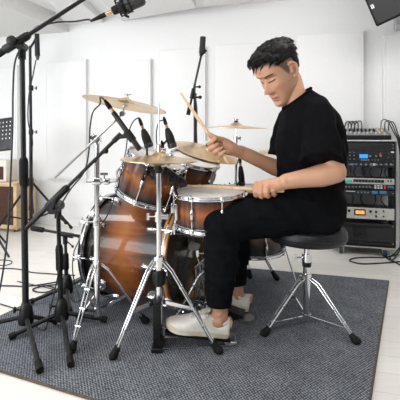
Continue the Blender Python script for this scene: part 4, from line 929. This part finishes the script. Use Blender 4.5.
def fist(W,Gp,A,d,n,sc=1.0,curl=1.0,thumb='along'):
    A=A.normalized(); d=(d-A*d.dot(A)).normalized(); n2=A.cross(d); n=n2 if n2.dot(n)>0 else -n2
    KC=Gp+n*.021*sc-d*.012*sc; ks=[]
    offs=[(.034,.000,.0118),(.0115,.004,.0122),(-.0115,.002,.0116),(-.033,-.005,.0102)]; ln=[1.0,1.08,1.02,.85]
    for (o,fo,r),L in zip(offs,ln):
        K=KC+A*o*sc+d*fo*sc+n*(.002 if abs(o)<.02 else -.003)*sc; ks.append(K)
        body.tube([W+A*o*.35*sc,lerp(W,K,.5)+A*o*.15*sc,K-n*.004*sc],[.018*sc,.0165*sc,.0125*sc],14)
        p=[K,K+d*.018*L*sc-n*.001*sc,K+d*.032*L*sc-n*.007*sc,K+d*.037*L*sc-n*.021*sc,K+d*.031*L*sc-n*.034*sc,K+d*.016*L*sc-n*.043*sc,K+d*.002*L*sc-n*.042*sc]
        rr=[r*1.12*sc,r*1.02*sc,r*1.05*sc,r*.95*sc,r*.92*sc,r*.82*sc,r*.62*sc]
        body.tube(p,rr,12); body.ball(p[0],rr[0]*1.02,12); body.ball(p[-1],rr[-1],10)
    # palm pad
    body.tube([W-n*.006*sc,lerp(W,KC,.55)-n*.012*sc,KC-n*.012*sc-d*.008*sc],[(.026*sc),(.027*sc),(.016*sc)],16)
    T0=lerp(W,KC,.25)+A*.018*sc-n*.008*sc; T1=lerp(W,KC,.62)+A*.043*sc-n*.018*sc; T2=KC+A*.053*sc+d*.004*sc-n*.026*sc; T3=KC+A*.060*sc+d*.022*sc-n*.030*sc
    if thumb=='along': T2=Gp+A*.045*sc-n*.012*sc-d*.008*sc; T3=Gp+A*.074*sc-n*.012*sc+d*.002*sc
    body.tube([T0,lerp(T0,T1,.5),T1,lerp(T1,T2,.5),T2,lerp(T2,T3,.6),T3],[.021*sc,.020*sc,.0158*sc,.0138*sc,.0142*sc,.0125*sc,.0085*sc],12); body.ball(T3,.0085*sc,10)
# left hand and stick
LA=Q(284.5,191,1.76); LT=Q(187,185.5,1.99); Ld=(LT-LA).normalized(); GL=Q(266,189.3,1.0); GL=LA+Ld*((Q(265,189,1.79)-LA).dot(Ld))
fist(WL,GL,Ld,V((-.25,-.55,-.62)),V((0,-.6,.7)),1.22)
RA=Q(228.5,163,1.88); RTp=Q(180.5,93,1.93); Rd=(RTp-RA).normalized(); GR=RA+Rd*((Q(218.5,147,1.89)-RA).dot(Rd))
fist(WR,GR,Rd,V((-.85,-.12,-.45)),V((.1,1,.0)),1.12)
bme=remesh(body,.0027,7)
MHi=MH.inverted()
ca_=bme.color_attributes.new('Col','FLOAT_COLOR','POINT')
base=V((.54,.30,.185)); 
def mixc(a,b,t): t=max(0,min(1,t)); return a*(1-t)+b*t
dat=[0.0]*(4*len(bme.vertices))
def sst(a,b,x): t=max(0,min(1,(x-a)/(b-a))); return t*t*(3-2*t)
for i,v in enumerate(bme.vertices):
    c=base.copy(); p=v.co
    nz=noise.noise(p*14)*.5
    c=mixc(c,V((.55,.27,.165)),.25+nz*.3)
    if p.z>1.02 and p.x<.62:
        q=MHi@p; f,l,u=q
        if -.13<u<.15 and f>-.13:
            al=abs(l)
            if f>.03:
                # lips
                yl=-.0585+ .15*al
                if al<.027: 
                    k=gs(u,-.0535-.05*al,.0048)+gs(u,-.064+.12*al,.0058); c=mixc(c,V((.48,.17,.14)),min(1,k)*.8*(1-sst(.017,.026,al)))
                    c=mixc(c,V((.16,.05,.04)),gs(u,-.0588+.02*al,.0016)*(1-sst(.021,.026,al)))
                # lash line and lids
                if .010<al<.047:
                    x=(al-.0285)/.0175; ub=.0165-.0015*(1-x*x)+.0025*x; k=gs(u,ub,.0028)*(1-sst(.85,1.05,abs(x))); c=mixc(c,V((.012,.008,.007)),k*1.25)
                    k=gs(u,.0255+.004*(1-x*x),.0012)*(1-sst(.7,1.,abs(x)))*.55; c=mixc(c,V((.22,.10,.07)),k)
                # brows
                if .006<al<.056:
                    x=(al-.008)/.044; ub=.0385+.009*math.sin(min(1,x)*2.2)-.003; w=.0046*(1-.45*x); k=gs(u,ub,w)*sst(0,.12,x)*(1-sst(.88,1.06,x)); k*=1.25+.25*noise.noise(V((f*300,l*300,u*900)))
                    c=mixc(c,V((.018,.012,.010)),k)
                c=mixc(c,V((.56,.24,.16)),.35*gs(u,-.02,.02)*gs(al,.045,.02)); c=mixc(c,V((.55,.22,.15)),.3*gs(u,-.022,.012)*gs(al,0,.015))
                # faint shaved upper lip and chin
                c=mixc(c,V((.30,.19,.14)),.16*(gs(u,-.045,.006)*gs(al,0,.025)+gs(u,-.09,.018)*gs(al,0,.035)))
                c=mixc(c,V((.10,.035,.025)),gs(u,-.0325,.0035)*gs(al,.008,.0045)*(f>.09))  # nostril shade painted into the skin colour
            # temple / side fade / nape
            hl=interp(f,[(-.10,-.045),(-.05,-.035),(-.028,-.012),(-.02,.04),(.008,.048),(.012,.012),(.022,.004),(.032,.022),(.045,.05),(.06,.072),(.09,.088)])
            ear=(abs(f+.007)<.022 and -.02<u<.045 and al>.0755)
            if not ear and u>hl-.01: c=mixc(c,V((.05,.032,.026)),sst(hl-.008,hl+.012,u)*.88)
            if ear: c=mixc(c,V((.22,.08,.05)),.75*gs(f,-.004,.007)*gs(u,.012,.014))  # shade of the ear hollow, put into the vertex colour
    dat[4*i]=c.x;dat[4*i+1]=c.y;dat[4*i+2]=c.z;dat[4*i+3]=1
ca_.data.foreach_set('color',dat)
pr_=thing('person','person in black T-shirt and trousers sitting on the drum stool, a stick in each hand','person',loc=(.555,1.95,0))
meshobj('body',bme,SKIN,pr_)
# hair cap with tufts
def hoff(p):
    f,l,u=p; al=abs(l)
    hl=interp(f,[(-.10,-.03),(-.05,-.02),(-.02,.045),(.012,.05),(.022,.045),(.045,.066),(.06,.082),(.09,.093),(.1,.095)])
    top=sst(.055,.105,u); side=sst(hl-.004,hl+.02,u)
    k=-.012+ side*(.0165+.008*top)
    if f>.045: k+= side*.006*sst(.09,.12,u)
    k+= side*(.003+.006*top)*noise.noise(V((f*55,l*75,u*55)))
    return k
hair=MB(); gv,gf=headgrid(hoff,100,140); hair.add(gv,gf,MH)
random.seed(3)
cnt=0
while cnt<420:
    u=random.uniform(.06,.133); t=random.uniform(-math.pi,math.pi); p=hpt(u,t,0,False); f,l,_=p
    hl=interp(f,[(-.10,.0),(-.05,.02),(.02,.05),(.045,.072),(.06,.085),(.09,.093),(.1,.095)])
    if u<hl: continue
    C=V((-.004,0,.02)); n=(p-C).normalized(); p0=p+n*(hoff(p)-.006); dirf=V((1,random.uniform(-.5,.5),.15)); dirf=(dirf-n*dirf.dot(n)).normalized()
    if f<-.02: dirf=V((-.4,random.uniform(-.6,.6),-.7)); dirf=(dirf-n*dirf.dot(n)).normalized()
    L=random.uniform(.018,.034)*(1.15 if f>.02 else .75); lift=random.uniform(.25,.6)
    p1=p0+dirf*L*.5+n*L*lift*.5; p2=p0+dirf*L+n*L*(lift-.25)*.6
    r=random.uniform(.0022,.004); hair.tube([p0,p1,p2],[r,r*.8,.0005],6,M=MH); cnt+=1
# fringe
for k in range(60):
    l=random.uniform(-.052,.06); u=random.uniform(.092,.108); p=hpt(u,math.asin(max(-1,min(1,l/.075))),0,False); n=V((.8,l*4,.5)).normalized()
    p0=p+V((-.012,0,.014)); p1=p+n*.018+V((.006,0,.004)); p2=p+n*.014+V((.012,random.uniform(-.008,.008),-.004-random.random()*.008)); hair.tube([p0,p1,p2],[.0045,.0042,.0006],6,M=MH)
hair.build('hair',HAIRM,pr_)
# T-shirt
def lim(mb,P,R,seg=28): mb.tube(P,R,seg)
sh=MB()
def loft(mb,rows,seg=40):  # rows: center, half x, half y, expo
    vs=[];fs=[];n=len(rows)
    for c,a,b_,up in rows:
        for k in range(seg):
            t=2*math.pi*k/seg; cc=math.cos(t); s_=math.sin(t); e=.85
            x=a*abs(cc)**e*(1 if cc>0 else -1); y=b_*abs(s_)**e*(1 if s_>0 else -1)
            vs.append(V(c)+V((x*up[0],y,x*up[1])))
    for i in range(n-1):
        for k in range(seg): k2=(k+1)%seg; fs.append((i*seg+k,i*seg+k2,(i+1)*seg+k2,(i+1)*seg+k))
    fs.append(tuple(range(seg-1,-1,-1))); fs.append(tuple((n-1)*seg+k for k in range(seg))); mb.add(vs,fs)
U0=(1,0)
loft(sh,[((.562,1.95,.545),.165,.185,U0),((.562,1.95,.60),.168,.19,U0),((.562,1.95,.70),.160,.178,U0),((.565,1.95,.80),.164,.178,U0),((.566,1.95,.90),.170,.185,U0),((.564,1.95,.98),.166,.192,(1,.05)),((.556,1.95,1.045),.145,.185,(1,.15)),((.533,1.95,1.098),.118,.155,(1,.35)),((.512,1.95,1.132),.092,.112,(1,.55)),((.497,1.95,1.157),.070,.082,(1,.75))])
lim(sh,[V((.53,1.95,1.075)),V((.575,1.87,1.085)),SL],[.085,.085,.070]); lim(sh,[V((.53,1.95,1.06)),V((.54,2.03,1.075)),SR],[.08,.08,.070])
hL=Q(321.5,163,1.685); uL=(hL-SL).normalized()
lim(sh,[V((.56,1.88,1.05)),SL+V((.0,0,.0)),lerp(SL,hL,.35),lerp(SL,hL,.7),hL],[.075,.072,.078,(.086,.088),(.088,.098)])
hR=lerp(SR,ER,.70)+V((-.035,0,-.0)); 
lim(sh,[V((.56,2.02,1.05)),SR,lerp(SR,hR,.5),hR],[.075,.068,.074,.080])
sme=remesh(sh,.0065,6)
NV=[v.normal.copy() for v in sme.vertices]
for v,n in zip(sme.vertices,NV):
    p=v.co.copy()
    a=noise.noise(V((p.x*7,p.y*7,p.z*5+p.x*6)))*.010+noise.noise(V((p.x*22+p.z*10,p.y*12,p.z*14-p.x*12)))*.005
    # diagonal pull folds from the armpits
    a+=.005*math.sin((p.z*1.0+p.x*1.3)*62+3*noise.noise(p*6))*max(0,min(1,(1.05-p.z)*4))*max(0,min(1,(p.z-.55)*6))*.7
    v.co=p+n*a
ts=meshobj('t_shirt',sme,SHIRT,pr_)
q=MB(); ring=[]
# collar band
for k in range(41):
    t=2*math.pi*k/40; ring.append(V((.497+.069*math.cos(t),1.95+.081*math.sin(t),1.158+.75*.069*math.cos(t))))
q.tube(ring,.0075,8,cap=False); q.build('collar',SHIRT,ts)
q=MB(); 
for cpt,dv,r1,r2 in((hL,uL,.093,.101),):
    Mx2=along(cpt-dv*.012,dv); 
    P=[Mx2@V((r1*math.cos(2*math.pi*k/40),r2*math.sin(2*math.pi*k/40),0)) for k in range(41)]
# trousers
tr=MB()
loft(tr,[((.55,1.95,.515),.158,.19,U0),((.555,1.95,.56),.168,.20,U0),((.558,1.95,.64),.160,.185,U0),((.57,1.95,.70),.155,.17,U0)])
lim(tr,[hipL+V((.04,0,-.01)),lerp(hipL,KL,.2),lerp(hipL,KL,.5)+V((0,0,.0)),lerp(hipL,KL,.8),KL+V((-.0,0,.0))],[.112,.108,.100,.088,.082]); tr.ball(KL+V((-.002,0,.0)),.083,24)
lim(tr,[KL,lerp(KL,AL,.22)+V((.006,0,0)),lerp(KL,AL,.5)+V((.01,0,0)),lerp(KL,AL,.73),lerp(KL,AL,.84)],[.080,.082,.078,.069,.062])
lim(tr,[hipR+V((.04,0,-.01)),lerp(hipR,KR,.5),KR],[.11,.098,.084]); tr.ball(KR,.082,24)
lim(tr,[KR,lerp(KR,AR,.5)+V((.01,0,0)),lerp(KR,AR,.75),lerp(KR,AR,.80)],[.080,.076,.066,.058])
tme=remesh(tr,.0065,6)
NV=[v.normal.copy() for v in tme.vertices]
for v,n in zip(tme.vertices,NV):
    p=v.co.copy()
    a=noise.noise(V((p.x*8,p.y*8,p.z*9)))*.007+noise.noise(V((p.x*12,p.y*14,p.z*34)))*.006
    a+=.004*math.sin(p.z*95+4*noise.noise(p*7))*max(0,min(1,(.30-p.z)*6))
    if p.x>.1: a+=.003*math.sin(p.x*60+p.z*30+4*noise.noise(p*5))
    v.co=p+n*a
trs=meshobj('trousers',tme,TROU,pr_)
for K,A_n,f in((KL,AL,.85),(KR,AR,.80)):
    c=lerp(K,A_n,f); d=(A_n-K).normalized(); MB().tube([c-d*.012,c,c+d*.026],[.061,.0615,.0575],28).build('cuff',TROU,trs)
# shoes
mat_t=noisy(mat('shoe_tongue_fabric',(.5,.48,.43),.8),60,(.42,.40,.36),(.52,.50,.45))
def shoe(name,heel,toe,side,label):
    heel=V(heel);toe=V(toe); x=(toe-heel); L=x.length; x.normalize(); y=V(side); z=x.cross(y).normalized(); 
    if z.z<0: z=-z
    y=z.cross(x); M=Matrix((x,y,z)).transposed().to_4x4(); M.translation=heel
    prof=[(0,.026,.02),(.03,.036,.022),(.12,.041,.024),(.3,.040,.024),(.5,.043,.024),(.68,.052,.024),(.82,.050,.024),(.93,.038,.024),(.985,.018,.026),(1.0,.006,.027)]
    def hw(u): return interp(u,[(a,b) for a,b,c in prof])*1.08
    def ring(z0,gr,n=30):
        P=[]
        us=[.5-.5*math.cos(math.pi*i/n) for i in range(n+1)]
        for u in us: P.append(V((u*L,(hw(u)+gr),z0)))
        for u in reversed(us[1:-1]): P.append(V((u*L,-(hw(u)+gr),z0)))
        return P
    q=MB(); rr=[ring(0,-.004),ring(.004,.002),ring(.024,.003),ring(.028,-.002)]
    for r in rr: 
        for p in r: p.z+= .010*max(0,(p.x/L-.8)/.2)**2
    n=len(rr[0]); vs=[p for r in rr for p in r]; fs=[tuple(range(n-1,-1,-1)),tuple(3*n+i for i in range(n))]+[(a*n+i,a*n+(i+1)%n,(a+1)*n+(i+1)%n,(a+1)*n+i) for a in range(3) for i in range(n)]
    top=[(0,.076),(.05,.082),(.11,.068),(.2,.060),(.32,.086),(.42,.094),(.55,.078),(.7,.058),(.85,.048),(.95,.040),(1,.03)]
    root=None
    up=MB(); seg=20; V_=[];F_=[]; nu=40
    for i in range(nu+1):
        u=.004+.988*(.5-.5*math.cos(math.pi*i/nu)); h=interp(u,top)-.022; w=hw(u)-.002
        for k in range(seg):
            t=math.pi*k/(seg-1); cy=math.cos(t); sz=math.sin(t)
            ex=.55 if u>.3 else .8; wy=w*(abs(cy)**ex)*(1 if cy>0 else -1)
            if u<.4: wy*=1-.28*sz**1.5
            V_.append(V((u*L,wy,.022+h*sz**.75)))
    for i in range(nu):
        for k in range(seg-1): F_.append((i*seg+k,i*seg+k+1,(i+1)*seg+k+1,(i+1)*seg+k))
        F_.append((i*seg+seg-1,i*seg,(i+1)*seg,(i+1)*seg+seg-1))
    F_.append(tuple(range(seg))); F_.append(tuple(nu*seg+k for k in range(seg)))
    up.add(V_,F_,M); root=up.build('shoe',SHOEW,pr_,label=label)
    q.add(vs,fs,M); q.build('sole',SOLE,root)
    # collar roll, heel tab, tongue, laces
    q=MB(); P=[]
    for k in range(33):
        t=2*math.pi*k/32; P.append(V((L*.175+L*.150*math.cos(t),.030*math.sin(t),.059+.020*math.cos(t)**2+.004*math.cos(t))))
    q.tube(P,.0065,8,cap=False,M=M); q.build('collar',SHOEW,root)
    q=MB(); q.box((-.001,0,.060),(.016,.050,.036),M,.006); q.build('heel_tab',TAB,root)
    q=MB(); q.tube([(L*.60,0,.072),(L*.45,0,.092),(L*.34,0,.112)],[(.006,.014),(.008,.020),(.006,.020)],14,M=M); q.build('tongue',mat_t,root)
    q=MB()
    for k in range(5):
        u=.38+.055*k; zt_=interp(u,top)+.004; q.tube([(L*u,-.027,zt_-.012),(L*(u+.02),0,zt_+.003),(L*(u+.0),.027,zt_-.012)],.0042,6,M=M); q.tube([(L*(u+.03),-.025,zt_-.014),(L*(u+.01),0,zt_+.001),(L*(u+.03),.025,zt_-.014)],.0032,6,M=M)
    for s in(-1,1): q.tube(spline([(L*.37,0,.104),(L*.35,s*.018,.118),(L*.39,s*.032,.108),(L*.37,s*.008,.102)],5),.0028,6,M=M)
    q.build('lace',LACE,root)
    return root
shoe('shoe',V((.128,1.765,.042)),V((-.160,1.735,.093)),(0,1,0),'white left shoe pressing the hi-hat pedal')
hR_=PB(.36,0,.045); tR_=PB(.085,0,.115); tR_=hR_+(tR_-hR_).normalized()*.285
shoe('shoe',V((.262,2.045,.030)),V((-.013,2.10,.085)),(0,1,0),'white right shoe on the kick pedal, only its heel showing')
# drumsticks
def stick(label,a,bq):
    d=(bq-a).normalized(); L=(bq-a).length
    o=MB().lathe([(0,0),(.005,.001),(.0078,.006),(.0082,.02),(.0082,L*.72),(.0062,L*.88),(.0042,L*.955),(.0042,L*.962),(.0056,L*.975),(.0056,L*.99),(.003,L),(0,L)],18,along(a,d)); return tag(o.build('drumstick',WOODST),label,'drumstick')
stick('wooden drumstick lying low over the snare drum, held in the hand nearest the thigh',LA,LT)
stick('wooden drumstick pointing up, held in the raised hand before the ride cymbal',RA,RTp)
WORLD=1.7
LIGHTS=[('window_light',(-3.45,-.4,1.35),(.0,2.0,.7),3.8,1.4,112,(.96,.98,1)),
('ceiling_light_left',(-1.5,2.2,2.16),(-1.5,2.6,0),1.2,.6,32,(1,.98,.95)),
('ceiling_light_right',(1.0,1.9,2.16),(1.0,2.8,0),1.2,.6,22,(1,.98,.95)),
('ceiling_light_front',(-.2,.2,2.16),(-.2,1.0,0),1.6,.8,22,(1,.98,.95))]
EXPO=-.04
# ================= LIGHT
w=bpy.data.worlds.new('world'); sc.world=w; w.use_nodes=True
bg=w.node_tree.nodes['Background']; bg.inputs[0].default_value=(.93,.96,1,1); bg.inputs[1].default_value=WORLD
def area(name,loc,target,sx,sy,power,color=(1,1,1)):
    l=bpy.data.lights.new(name,'AREA'); l.shape='RECTANGLE'; l.size=sx; l.size_y=sy; l.energy=power; l.color=color
    o=bpy.data.objects.new(name,l); col.objects.link(o); o.location=loc; o.rotation_euler=(V(target)-V(loc)).to_track_quat('-Z','Y').to_euler(); return o
for L in LIGHTS: area(*L)
sc.view_settings.view_transform='Standard'; sc.view_settings.look='None'; sc.view_settings.gamma=1; sc.view_settings.exposure=EXPO; sc.view_settings.use_curve_mapping=False
